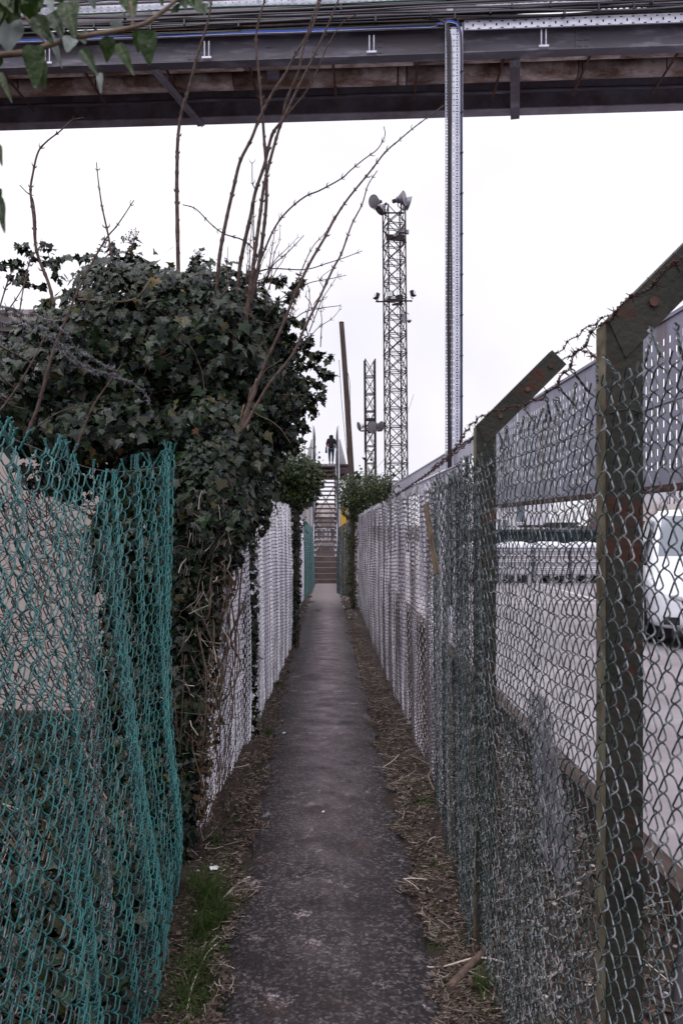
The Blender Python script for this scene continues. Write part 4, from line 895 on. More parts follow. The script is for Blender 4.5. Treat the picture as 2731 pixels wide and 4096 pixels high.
# ================================================================ things on the car park
# white car, front towards us
cr = thing('parked_car', (3.90, 9.85, 0.17), 'white people carrier parked beyond the right fence, its front towards the path', 'car')
def car():
    x0, y0, z0 = 4.80, 9.85, 0.17
    def sec(y, hw, zb, zbelt, hwt, zt, n=9):
        pts = [(-hw*0.93,zb),(-hw,zb+0.12),(-hw,zb+0.35),(-hw*0.985,zbelt-0.05),(-hw*0.95,zbelt),(-hwt,zt-0.04),(-hwt*0.9,zt),(-hwt*0.45,zt+0.03)]
        pts = pts + [(-a, c) for a, c in reversed(pts)]
        return [(x0+a, y0+y, z0+c) for a, c in pts]
    S = [sec(0.0,0.62,0.28,0.62,0.50,0.66), sec(0.10,0.80,0.22,0.72,0.66,0.80), sec(0.30,0.88,0.20,0.82,0.74,0.92), sec(0.75,0.91,0.20,0.93,0.76,1.04), sec(1.15,0.91,0.20,0.98,0.78,1.12),
         sec(1.55,0.91,0.20,1.00,0.74,1.42), sec(1.95,0.91,0.20,1.01,0.70,1.66), sec(2.4,0.91,0.20,1.02,0.70,1.74), sec(3.3,0.91,0.20,1.03,0.70,1.75), sec(4.0,0.90,0.22,1.03,0.68,1.68), sec(4.35,0.84,0.28,0.98,0.60,1.45), sec(4.45,0.70,0.34,0.8,0.55,1.1)]
    V = np.array(S).reshape(-1,3); n = len(S[0]); FA = []
    for i in range(len(S)-1):
        for j in range(n): FA.append([i*n+j, i*n+(j+1) % n, (i+1)*n+(j+1) % n, (i+1)*n+j])
    b = MB(); b.add(V, FA); o = b.build('body', M['carwhite'], cr, smooth=True)
    b2 = MB()
    me = o.data; bm = bmesh.new(); bm.from_mesh(me)
    bm.faces.new([bm.verts[j] for j in range(n)][::-1] if False else [v for v in list(bm.verts)[:n]]); bm.faces.new([v for v in list(bm.verts)[-n:]][::-1])
    bmesh.ops.recalc_face_normals(bm, faces=bm.faces)
    for f in bm.faces: f.smooth = True
    bm.to_mesh(me); bm.free()
    m = o.modifiers.new('sub', 'SUBSURF'); m.levels = 2; m.render_levels = 2
    # windscreen, side glass
    def quad(name, P, m, th=0.01, par=cr):
        P = np.array(P); N = np.cross(P[1]-P[0], P[3]-P[0]); N /= np.linalg.norm(N)
        b = MB(); V = np.vstack([P, P+N*th]); b.add(V, [[0,1,2,3],[7,6,5,4],[0,4,5,1],[1,5,6,2],[2,6,7,3],[3,7,4,0]]); o = b.build(name, m, par); bevel(o, 0.004); return o
    G = lambda a, y, c: (x0+a, y0+y, z0+c)
    b = MB(); g = [[G(a*(0.72-0.10*t), 1.02+0.80*t-0.12*(1-a*a)-0.02, 1.075+0.58*t) for a in np.linspace(-1,1,9)] for t in np.linspace(0.06,1,6)]
    V = np.array(g).reshape(-1,3); i = np.arange(5)[:,None]*9; j = np.arange(8)[None]; b.add(V, np.stack([i+j,i+j+1,i+9+j+1,i+9+j],-1).reshape(-1,4)); b.build('windscreen', M['glass'], cr, smooth=True)
    for s in (-1,1):
        quad('side_window', [G(s*0.905,1.35,1.04),G(s*0.905,3.9,1.06),G(s*0.735,3.75,1.62),G(s*0.745,1.95,1.60)][::s], M['glass'])
        b = MB(); b.ball(G(s*0.98,1.12,1.06), 0.12, sq=(1.0,0.55,0.75), sides=16); b.bar(G(s*0.86,1.18,1.0), G(s*0.95,1.14,1.03), 0.05); b.build('wing_mirror', M['black'], cr, smooth=True)
        # headlight
        b = MB(); g = [[G(s*(0.50+0.33*a), 0.02+0.30*a*a+0.13*t-0.015, 0.60+0.13*a*(1)+0.17*t*(1-0.3*a)) for a in np.linspace(0,1,6)] for t in np.linspace(0,1,4)]
        V = np.array(g).reshape(-1,3); i = np.arange(3)[:,None]*6; j = np.arange(5)[None]; b.add(V, np.stack([i+j,i+j+1,i+6+j+1,i+6+j],-1).reshape(-1,4)); h_ = b.build('headlight', M['headlamp'], cr, smooth=True); sm = h_.modifiers.new('s','SOLIDIFY'); sm.thickness = 0.02; sm.offset = 0
        b = MB(); b.box(G(s*0.62,0.02,0.36), (0.18,0.05,0.09)); b.build('fog_light', M['black'], cr)
    b = MB(); b.box(G(0,-0.02,0.62), (0.86,0.06,0.15), taper=0.9); b.build('grille', M['black'], cr)
    b = MB(); b.box(G(0,-0.005,0.32), (0.98,0.06,0.14), taper=0.9); b.build('air_intake', M['black'], cr)
    b = MB(); b.span(x0-0.62,x0+0.62,y0+0.02,y0+0.10,z0+0.18,z0+0.245); b.build('lip', M['black'], cr)
    b = MB(); b.box(G(0,-0.045,0.45), (0.52,0.02,0.11)); b.build('number_plate', M['lampglass'], cr)
    b = MB(); b.span(x0-0.80,x0+0.80,y0+0.3,y0+4.2,z0+0.12,z0+0.30); b.build('underbody', M['black'], cr)
    for s in (-1,1):
        for y in (0.82, 3.5):
            b = MB(); c = np.array(G(s*0.80,y,0.325)); b.lathe([(0.20,-0.105),(0.29,-0.11),(0.325,-0.085),(0.33,0),(0.325,0.085),(0.29,0.11),(0.20,0.105)], c, (s,0,0), 32); w_ = b.build('wheel', M['tyre'], cr, smooth=True)
            b = MB(); b.lathe([(0.01,0.07),(0.06,0.085),(0.12,0.06),(0.19,0.075),(0.205,0.105)], c, (s,0,0), 24); b.build('rim', M['chrome'], w_, smooth=True)
            b = MB(); b.lathe([(0.33,0.02),(0.385,0.115)], np.array(G(s*0.80,y,0.345)), (s,0,0), 32); b.build('wheel_arch', M['black'], cr)
    return
car()
cr.rotation_euler.z = math.radians(-19); cr.location.x = 3.90
# pale plastic bins in two rows
def bin_(x, y, z, lab=None, grp='pale bins in rows across the car park'):
    t = thing('storage_bin', (x, y, z), lab, 'bin', grp)
    b = MB(); w_, d_ = 0.86, 0.8
    b.box((x, y, z+0.56), (w_-0.04, d_-0.04, 0.72), taper=1.0)
    for zz in (0.26,0.31,0.36,0.41,0.56,0.60,0.72,0.86): b.box((x, y, z+zz), (w_+.01, d_+.01, 0.024), mi=1)
    bevel(b.build('box', [M['bin'], M['binlid']], t), 0.006)
    b = MB(); b.box((x, y, z+0.955), (w_+0.05, d_+0.05, 0.07), taper=0.93); b.box((x, y, z+1.02), (w_*0.8, d_*0.8, 0.05), taper=0.6); bevel(b.build('lid', M['binlid'], t), 0.015)
    for sx in (-1,0,1):
        b = MB(); b.box((x+sx*0.37, y, z+0.10), (0.09, d_, 0.20)); b.build('foot', M['bin'], t)
    b = MB(); b.box((x, y+0.1, z+0.02), (w_, d_*0.9, 0.035)); b.build('skid', M['rust'], t)
    return t
x = W(1100,0,21)[0]; labs = ['pale ribbed plastic bin partly hidden by the folded green mesh, first of the front row','pale ribbed plastic bin with white lid, second of the front row','pale ribbed plastic bin with white lid, third of the front row','pale ribbed plastic bin next to the near green post, fourth of the front row','pale ribbed plastic bin behind the near green post, last of the front row']
for k in range(5): bin_(x + k*0.945, 21.4 + 0.05*math.sin(k*2), 0.175, labs[k])
labs = ['white lidded bin in the back row behind the first front bin','white lidded bin in the back row behind the second front bin','white lidded bin in the back row behind the third front bin','white lidded bin in the back row behind the fourth front bin']
for k in range(4): bin_(x + 0.35 + k*0.945, 22.6, 0.175, labs[k])
# dark skip behind
sk = thing('skip_container', (8.2, 27, 0.17), 'long dark blue open container behind the pale bins', 'container')
b = MB(); xa, xb = W(1090,0,26.5)[0], W(1385,0,26.5)[0]
V = []
for (yy_, zz_) in ((26.9,0.25),(26.5,1.46)): V += [(xa+(0.25 if zz_<1 else 0),yy_,zz_),(xb-(0.25 if zz_<1 else 0),yy_,zz_),(xb-(0.25 if zz_<1 else 0),yy_+1.8,zz_),(xa+(0.25 if zz_<1 else 0),yy_+1.8,zz_)]
b.add(V, [[0,3,2,1],[0,1,5,4],[1,2,6,5],[2,3,7,6],[3,0,4,7]])
b.build('shell', M['navy'], sk)
b = MB()
for k in range(9): xx = xa+0.2+k*(xb-xa-0.4)/8; b.bar((xx,26.80,0.35),(xx,26.47,1.46),0.07,0.05, up=(1,0,0))
b.build('rib', M['navy'], sk)
b = MB(); b.span(xa-.03,xb+.03,26.44,26.52,1.46,1.53); b.span(xa-.03,xb+.03,28.2,28.3,1.46,1.53); b.span(xa-.03,xa+.04,26.52,28.2,1.461,1.529); b.span(xb-.04,xb+.03,26.52,28.2,1.461,1.529); b.build('rim', M['navy'], sk)
b = MB(); n = 24; xx = np.linspace(xa+.1, xb-.1, n); yv = np.linspace(26.55, 28.15, 8); XX, YY = np.meshgrid(xx, yv); ZZ = 1.42+0.05*np.sin(XX*3)+0.05*np.sin(YY*5+XX*2); i = np.arange(7)[:,None]*n; j = np.arange(n-1)[None]
b.add(np.stack([XX,YY,ZZ],-1).reshape(-1,3), np.stack([i+j,i+j+1,i+n+j+1,i+n+j],-1).reshape(-1,4)); b.build('load', M['binlid'], sk, smooth=True)
# flat trailer with dark side, yellow machine
fl = thing('trailer', (11, 34, 0.17), 'dark flat trailer standing behind the blue container', 'trailer')
c = W(1288,1206,34); b = MB(); b.box(c, (0.95,1.6,0.22)); b.build('bed', M['black'], fl); b = MB(); b.box(c+np.array([0,0,-.2]), (0.9,1.5,0.13)); b.build('chassis', M['railgalv'], fl)
for sx in (-.35,.35):
    b = MB(); b.lathe([(0.15,-.1),(0.4,-.1),(0.42,0),(0.4,.1),(0.15,.1)], (c[0]+sx,34,0.6), (1,0,0), 20); b.build('wheel', M['tyre'], fl, smooth=True)
b = MB(); b.bar((c[0]-.3,33.4,1.3),(c[0]-.3,33.4,.2),.06); b.bar((c[0]+.3,34.5,1.3),(c[0]+.3,34.5,.2),.06); b.build('stand', M['rust'], fl)
ym = thing('site_machine', (8.3, 31, 0.17), 'small yellow and black machine between the container and the pale building', 'machine')
c = W(1226,1210,31); b = MB(); b.box(c+np.array([0,0,-.45]), (0.9,1.0,0.75)); bevel(b.build('hood', M['yellow'], ym), 0.03)
b = MB(); b.box(c+np.array([0,0,0.02]), (1.0,1.1,0.10)); b.box(c+np.array([0,0,-1.1]), (1.0,1.1,0.5)); b.build('frame', M['black'], ym)
b = MB(); 
for sx in (-.5,.5): b.bar(c+np.array([sx,-.55,-1.2]), c+np.array([sx,-.55,0.28]), 0.05)
b.build('guard', M['mast'], ym)
# yellow barrier, palisade post with rails
yb = thing('barrier', (W(1480,0,14.5)[0], 14.5, 0.17), 'yellow hooped barrier on the car park beside the white car', 'barrier')
c0 = W(1440,1340,14.5); c1 = W(1497,1340,14.5); b = MB(); b.tube([(c0[0],14.5,.17),(c0[0],14.5,.60),(c0[0]+.05,14.5,.65),(c1[0]-.05,14.5,.65),(c1[0],14.5,.60),(c1[0],14.5,.17)], 0.038, 10); b.tube([(c0[0]+.22,14.5,.17),(c0[0]+.22,14.5,.64)], 0.03, 8); b.build('hoop', M['yellow'], yb, smooth=True)
pf = thing('palisade_fence', (W(1492,0,15)[0], 15, .17), 'dark green post and rail fence beyond the white car', 'fence')
for k in range(6):
    b = MB(); xx = W(1490,0,15)[0]+k*1.9; b.span(xx-.04,xx+.04,15,15.08,.1,1.72); b.build('post', M['navy'], pf)
for zz in (1.05,1.6):
    b = MB(); b.span(W(1480,0,15)[0], 15, 14.95, 14.995, zz, zz+.05); b.build('rail', M['navy'], pf)

# ---------------------------------------------------------------- buildings beyond
def block(name, px0, px1, Y, ztop, depth, label, mroof='roofgrey', roof=0.0, wins=(), base=0.0, m='brickpale'):
    x0 = (px0-CX)/F*Y; x1 = (px1-CX)/F*Y
    t = thing(name, ((x0+x1)/2, Y, base), label, 'building')
    b = MB(); b.span(x0, x1, Y, Y+depth, base-3, ztop); b.build('wall', M[m], t)
    b = MB()
    if roof:
        e = 0.3; V = [(x0-e,Y-e,ztop),(x1+e,Y-e,ztop),(x1+e,Y+depth+e,ztop),(x0-e,Y+depth+e,ztop),(x0-e,Y+depth/2,ztop+roof),(x1+e,Y+depth/2,ztop+roof)]
        b.add(V, [[0,1,5,4],[2,3,4,5]]); b.add([V[0],V[4],V[3]], [[0,1,2]]); b.add([V[1],V[2],V[5]], [[0,1,2]]); b.add(V[:4], [[0,3,2,1]])
    else: b.span(x0-.2, x1+.2, Y-.2, Y+depth+.2, ztop, ztop+0.25)
    b.build('roof', M[mroof], t)
    for (wx, wz, ww, wh) in wins:
        cx_ = x0 + wx; b = MB(); b.span(cx_, cx_+ww, Y-.03, Y-.002, wz, wz+wh); o_ = b.build('window', M['winglass'], t)
        b = MB()
        b.span(cx_-.08, cx_, Y-.06, Y-.001, wz-.08, wz+wh+.08); b.span(cx_+ww, cx_+ww+.08, Y-.06, Y-.001, wz-.08, wz+wh+.08); b.span(cx_, cx_+ww, Y-.06, Y-.001, wz-.08, wz); b.span(cx_, cx_+ww, Y-.06, Y-.001, wz+wh, wz+wh+.08); b.span(cx_+ww/2-.04, cx_+ww/2+.04, Y-.05, Y-.031, wz, wz+wh)
        b.build('frame', M['lampglass'], o_)
    return t
block('warehouse', 1010, 1262, 62, 4.6, 14, 'wide pale warehouse seen below the perforated screen', wins=[(2.6,1.9,1.3,1.5),(5.2,1.9,1.3,1.5)], roof=0)
block('house', 1130, 1185, 50, 3.0, 5, 'small pale building with a grey roof in front of the warehouse', roof=0.8, wins=[(0.3,1.2,0.6,0.8)])
block('house', 1500, 1610, 70, 5.2, 8, 'white house with pale gable behind the white car', roof=1.6, mroof='lampglass', wins=[(1,2.2,.9,1.1),(2.6,2.2,.9,1.1)])
block('lean_to_shed', 1440, 1640, 44, 1.9, 6, 'low brown roofed outbuilding between the white house and the car', roof=1.0, m='roofgrey')
block('station_building', 560, 716, 78, 3.8, 10, 'grey building far behind the left side of the staircase', roof=2.0, m='roofgrey')
block('brick_terrace', 716, 842, 95, 2.6, 10, 'long low grey terrace seen through the open treads of the stairs', roof=1.8, wins=[(0.6,0.0,1,1.2),(2.2,0.0,1,1.2),(3.8,0.0,1,1.2),(5.4,0,1,1.2)], m='roofgrey')

# ---------------------------------------------------------------- bare trees
def bare_tree(x, y, h, seed, label, spread=0.42, z=0.0, twigs=True, depth=5, lean=0.0):
    rg = random.Random(seed)
    t = thing('bare_tree', (x, y, z), label, 'tree', 'leafless trees beyond the car park and stairs')
    b = MB(); bt = MB()
    def grow(p, d, L, r, k):
        n = 5; P = [p]; q = Vector(p); dd = Vector(d)
        for i in range(n):
            dd = (dd + Vector((rg.gauss(0,.10), rg.gauss(0,.10), rg.gauss(.03,.06)))).normalized(); q = q + dd*(L/n); P.append(tuple(q))
        (bt if k >= 2 else b).tube(P, np.linspace(r, r*0.6, n+1), 5 if k < 2 else 3, cap=False)
        if k < depth:
            for m in range(rg.choice((2,3,3))):
                a = rg.uniform(0, 2*pi); s = rg.uniform(.6,1)*spread*1.5; nd = (dd + Vector((math.cos(a)*s, math.sin(a)*s, rg.uniform(-.1,.35)))).normalized()
                i = n if m == 0 else rg.randint(2, n); grow(P[i], nd, L*rg.uniform(.58,.8), r*0.58, k+1)
    grow((x, y, z-.2), (lean, 0, 1), h*0.30, h*0.020, 0)
    b.build('trunk', M['bark'], t, smooth=True); bt.build('branches', M['bark'], t)
    return t
for k, (px, Y, h, lab) in enumerate(((1300,55,5.2,'leafless tree above the blue container, near the warehouse end'),(1352,48,5.6,'leafless tree just left of the near green post'),(1268,70,5.0,'small leafless tree at the right end of the warehouse'),(1470,40,4.6,'leafless tree showing right of the near green post'),(1530,58,8.6,'tall leafless tree behind the white house'),
      (738,60,4.2,'leafless tree behind the middle of the open treads'),(760,66,4.8,'leafless bush seen through the lower right treads'),(800,52,4.2,'leafless tree behind the right ivy clad post'),(700,58,3.6,'leafless tree left of the staircase'),(775,48,2.9,'low leafless tree just right of the staircase'))):
    bare_tree((px-CX)/F*Y, Y, h, 100+k, lab, z=-0.3)

# ================================================================ leaves
_half = [(0.16,0.02),(0.40,0.06),(0.33,0.24),(0.52,0.42),(0.25,0.55),(0.13,0.78)]
LO = [(0,0.10)] + _half + [(0,1.0)] + [(-a, c) for a, c in reversed(_half)]
LEAF = np.array([(0,0.40,0.0)] + [(a, c, 0.28*abs(a) - 0.22*max(0,c-0.4)**1.5*1.5) for a, c in LO])
LEAF[:,1] -= 0.05
n_ = len(LO); LFA = np.array([[0, 1+i, 1+(i+1) % n_] for i in range(n_)])
_h2 = [(0.34,0.12),(0.42,0.48)]
LO2 = [(0,0.0)] + _h2 + [(0,1.0)] + [(-a, c) for a, c in reversed(_h2)]
LEAF2 = np.array([(0,0.40,-0.03)] + [(a, c, 0.3*abs(a)) for a, c in LO2]); n2 = len(LO2); LFA2 = np.array([[0,1+i,1+(i+1) % n2] for i in range(n2)])
def leaves(mb, pos, nrm, tip, size, simple=False, rg=rng):
    L, FA = (LEAF2, LFA2) if simple else (LEAF, LFA)
    pos = np.asarray(pos); N = len(pos)
    nrm = nrm/np.linalg.norm(nrm, axis=1)[:,None]
    t = tip - (tip*nrm).sum(1)[:,None]*nrm; t /= np.linalg.norm(t, axis=1)[:,None] + 1e-9
    x = np.cross(t, nrm)
    cup = rg.uniform(-0.2, 1.6, (N,1)); wd = rg.uniform(0.85, 1.2, (N,1)); sk = rg.normal(0, .10, (N,1))
    V = pos[:,None] + size[:,None,None]*( ((L[:,0]*wd)[...,None] + sk[...,None]*0)*x[:,None] + ((L[:,1] + L[:,0]*sk))[...,None]*t[:,None] + (L[:,2]*cup)[...,None]*nrm[:,None])
    k = len(L); F_ = (np.arange(N)[:,None,None]*k + FA[None]).reshape(-1,3)
    return mb.add(V.reshape(-1,3), F_)
def blob(px, py, Y, rx, ry, rd, n, s0, s1, rg, seed=0, hollow=0.0):
    c = W(px, py, Y); R = np.array([rx/F*Y, rd, ry/F*Y])
    u = rg.normal(size=(n,3)); u /= np.linalg.norm(u, axis=1)[:,None]
    k = np.random.default_rng(seed).normal(0, 3.2, (7,3)); ph = np.random.default_rng(seed+1).uniform(0,6.28,7)
    nz_ = np.sin(u@k.T + ph).sum(1)/7
    rad = np.where(rg.random(n) < 0.68, rg.uniform(0.80, 1.04, n), rg.uniform(0.35, 0.85, n)) * (1 + 0.42*nz_)
    p = c + u*R*rad[:,None]
    k2 = np.random.default_rng(seed+2).normal(0, 9/max(R.max(),.3)*.6, (6,3)); q = np.sin(p@k2.T + ph[:6]).sum(1)/6
    keep = (q > -0.22+hollow) | (rg.random(n) < 0.32); p = p[keep]; u = u[keep]; n = len(p)
    nrm = u*0.9 + np.array([0.0,-0.45,0.45]) + rg.normal(0, 0.55, (n,3))
    tip = np.array([0,0,-1.0]) + u*0.35 + rg.normal(0, 0.55, (n,3))
    return p, nrm, tip, rg.uniform(s0, s1, n)*rg.choice([0.75,1,1.15], n)
def put(mb, B, simple=False):
    for args in B: leaves(mb, *args, simple=simple)

# ---------------------------------------------------------------- the big ivy on the left
iv = thing('ivy_bush', (-0.9, 4.9, 0), 'huge dark ivy bush swallowing the left fence, overhanging the path', 'ivy')
r1 = np.random.default_rng(42)
big = [(370,800,5.2,255,170,.85,4300),(190,860,4.9,180,140,.7,2500),(545,850,5.3,125,170,.75,2700),(610,900,5.4,88,125,.5,1500),(300,680,5.4,110,60,.45,900),(450,700,5.3,160,70,.5,1300),
       (575,760,5.3,90,85,.45,900),(480,1020,4.75,130,120,.5,1900),(55,950,4.7,95,90,.5,900),(250,1000,4.6,190,70,.4,1400),(620,1020,5.5,45,60,.3,420)]
low = [(478,1170,4.35,92,170,.34,2900),(440,1380,4.25,58,200,.22,2300),(422,1640,4.15,40,220,.15,1700),(410,1850,4.05,28,150,.12,900),(395,1300,4.35,40,260,.2,1400),(560,1100,4.9,70,110,.3,1200),
       (540,1130,5.3,45,110,.25,700),(320,1230,4.5,105,230,.2,3000),(310,1560,4.4,85,240,.16,2600),(330,1850,4.1,75,190,.14,1700),(90,1690,6.4,150,40,.3,1100),(60,1800,5.0,110,90,.4,900),(170,1790,5.2,90,70,.4,700),(60,1900,4.2,120,70,.3,600),(150,2080,3.0,170,110,.16,900),(120,2280,2.6,190,110,.14,800),(250,1960,3.5,120,90,.14,900),(175,1080,4.9,120,60,.2,500),(230,1900,4.0,100,60,.25,260),(575,1400,6.6,16,270,.12,700),(560,1160,6.3,30,90,.2,350),(300,2080,3.6,110,90,.2,220)]
mb = MB()
for k, q in enumerate(big): put(mb, [blob(*q[:6], int(q[6]*1.45), 0.030, 0.080, r1, seed=k*5, hollow=0.18)])
for k, q in enumerate(low): put(mb, [blob(*q[:6], int(q[6]*1.25), 0.028, 0.074, r1, seed=200+k*5, hollow=0.06)])
sprays = [[(660,800),(715,812),(765,822)],[(660,850),(700,835),(735,850),(762,862)],[(680,880),(715,905),(742,918)],[(680,800),(705,780),(712,790)],[(640,760),(672,735),(700,745)],
          [(230,600),(170,592),(110,600),(70,585),(46,562)],[(60,640),(40,600),(0,612)],[(290,640),(300,590),(310,548)],[(285,640),(268,590),(262,560)],[(445,650),(450,610),(462,588)],[(600,650),(625,640),(650,650)],
          [(500,660),(505,625),(520,615)],[(660,690),(680,660),(690,640)],[(630,980),(660,1010),(690,1035)],[(640,930),(680,960),(705,985)],[(100,660),(60,650),(20,640)],[(700,870),(728,880),(745,905)],[(560,650),(575,632),(590,628)],
          [(330,650),(350,630),(372,628)],[(140,650),(120,610),(105,560)],[(590,1180),(612,1200),(600,1230)],[(700,900),(715,930),(722,950)]]
vb = MB(); bb = MB()
for k in range(150):      # shoots that break the outline
    q = big[r1.integers(0, len(big))]; a_ = r1.uniform(-0.6, pi+0.6); e0 = (q[0]+q[3]*.9*math.cos(a_), q[1]-q[4]*.9*math.sin(a_)); L = r1.uniform(15, 52); th = a_ + r1.normal(0,.5)
    sprays.append([e0, (e0[0]+L*.6*math.cos(th), e0[1]-L*.5*math.sin(th)), (e0[0]+L*math.cos(th), e0[1]-L*math.sin(th)+r1.uniform(0,10))])
for k, sp in enumerate(sprays):
    Ys = 5.0 if k != 20 else 6.6
    C = catmull([W(a, c, Ys + 0.1*math.sin(k)) for a, c in sp], 8); vb.tube(C, np.linspace(0.004, 0.0018, len(C)), 4)
    n = int(len(C)*(2 if k < 22 else 0.9)); ii = r1.integers(0, len(C), n); p = C[ii] + r1.normal(0, .012, (n,3))
    nrm = np.array([0,-0.7,0.5]) + r1.normal(0, .6, (n,3)); tip = np.array([0,0,-1.0]) + r1.normal(0, .6, (n,3)); leaves(mb, p, nrm, tip, r1.uniform(.030,.062,n))
mb.build('foliage', M['ivy'], iv)
# umbels of berries
for (a, c, s) in ((296,541,.055),(312,537,.06),(310,555,.05),(284,546,.04),(241,558,.035),(241,546,.03),(455,577,.045),(447,586,.03),(398,610,.03),(355,612,.03),(648,632,.04),(625,640,.035),(708,765,.035),(600,640,.03),(512,618,.03),(66,600,.03),(700,1010,.03)):
    c0 = W(a, c+12, 5.0); 
    for q in range(13):
        d = r1.normal(size=3); d[2] = abs(d[2])+.4; d /= np.linalg.norm(d); e = c0 + d*s*r1.uniform(.7,1.1); bb.tube([c0, e], 0.0012, 3, cap=False); bb.ball(e, 0.0042, sides=6, rings=4)
bb.build('berries', M['berry'], iv)['kind'] = 'stuff'
# woody vines in the bush and down the column
dv = MB()
for k in range(26):
    x0 = r1.uniform(460, 560); y0 = r1.uniform(1080, 1420); Y = r1.uniform(4.15, 4.75); P = []
    for q in range(8): P.append(W(x0 - q*r1.uniform(2,13) + r1.normal(0,10), y0 + q*r1.uniform(55,100), Y - 0.04*q + r1.normal(0,.03)))
    P = np.array(P) + r1.normal(0, .018, (8,3)); P[:,2] = np.maximum(P[:,2], -0.05); dv.tube(catmull(P, 5), np.linspace(r1.uniform(.003,.007), .002, 36), 5)
for k in range(46):
    p = W(r1.uniform(60,600), r1.uniform(680,1080), r1.uniform(4.55, 4.9)); P = [p]; d = r1.normal(size=3); d[1] = -abs(d[1])*.15
    for q in range(6): d = d + r1.normal(0,.55,3); d[1] *= .3; P.append(P[-1] + d/np.linalg.norm(d)*0.06)
    vb.tube(catmull(P, 5), np.linspace(.0042, .0015, 31), 4)
for P_ in ([(470,960),(520,985),(545,1000)],[(560,930),(545,990),(520,1040),(495,1065)],[(515,915),(530,960),(522,1000)],[(350,640),(300,690),(180,688)],[(590,870),(560,960),(548,998)]):
    vb.tube(catmull([W(a,c,4.5) for a, c in P_], 8), 0.006, 6)
vb.build('vines', M['vine'], iv, smooth=True); dv.build('dark_vines', M['twig'], iv, smooth=True)['kind'] = 'stuff'
mb = MB()     # dead brown leaves and fibres in the lower column
for q in ((482,1480,4.3,32,260,.12,380),(455,1750,4.15,30,160,.12,260),(490,1300,4.35,50,140,.15,200)): put(mb, [blob(*q[:6], q[6], 0.02, 0.05, r1, seed=900+q[0])])
mb.build('dead_leaves', M['ivydry'], iv)
mb = MB()
for k, q in enumerate(big): put(mb, [blob(*q[:6], int(q[6]*0.022), 0.035, 0.07, r1, seed=700+k)])
mb.build('yellowed_leaves', M['yellowleaf'], iv)
db = MB()
for k in range(900):
    yy = r1.uniform(1120, 1960); p = W(r1.uniform(430,545)-(yy-1120)*0.075, yy, r1.uniform(3.95,4.4)); d = r1.normal(size=3)*np.array([.7,.5,1.0]); d /= np.linalg.norm(d); L = r1.uniform(.03,.12)
    db.tube([p, p+d*L*.5+r1.normal(0,.006,3), p+d*L], r1.uniform(.0012,.0028), 3, cap=False)
db.build('dead_twigs', M['straw'], iv)['kind'] = 'stuff'

# ---------------------------------------------------------------- bare shrub growing out of the ivy
def px_stem(mb, pts, Y0, r0, r1_, buds=True, seed=0, dY=0.0, nodes=0.11):
    rg = np.random.default_rng(seed); n = len(pts)
    P = [W(a, c, Y0 + dY*i/(n-1)) for i, (a, c) in enumerate(pts)]; C = catmull(P, 10); N = len(C)
    rad = np.linspace(r0, r1_, N)
    d = np.concatenate([[0], np.cumsum(np.linalg.norm(np.diff(C, axis=0), axis=1))])
    if buds:
        for s in np.arange(nodes*.6, d[-1], nodes):
            s += rg.normal(0, .015); w_ = np.exp(-((d-s)/0.006)**2); rad = rad*(1+0.35*w_)
    mb.tube(C, rad, 7)
    if buds:
        T = np.gradient(C, axis=0); T /= np.linalg.norm(T, axis=1)[:,None]
        for s in np.arange(nodes*.6, d[-1], nodes):
            i = int(np.clip(np.searchsorted(d, s), 1, N-1)); a = np.cross(T[i], [0,1,0]); a /= np.linalg.norm(a)+1e-9; b_ = rg.uniform(0, pi) 
            a = a*math.cos(b_*.4) + np.cross(T[i], a)*math.sin(b_*.4)
            for sg in (-1, 1):
                L = rg.uniform(.010,.026); p = C[i]; mb.tube([p, p+a*sg*L*.6+T[i]*L*.45, p+a*sg*L*.8+T[i]*L*1.1], [rad[i]*.55+.0006, rad[i]*.4+.0006, .0006], 4, cap=False)
    return mb
sb_ = thing('bare_shrub', tuple(W(560,1150,5.0)), 'bare brown shrub stems shooting up through the big ivy past the bridge', 'shrub')
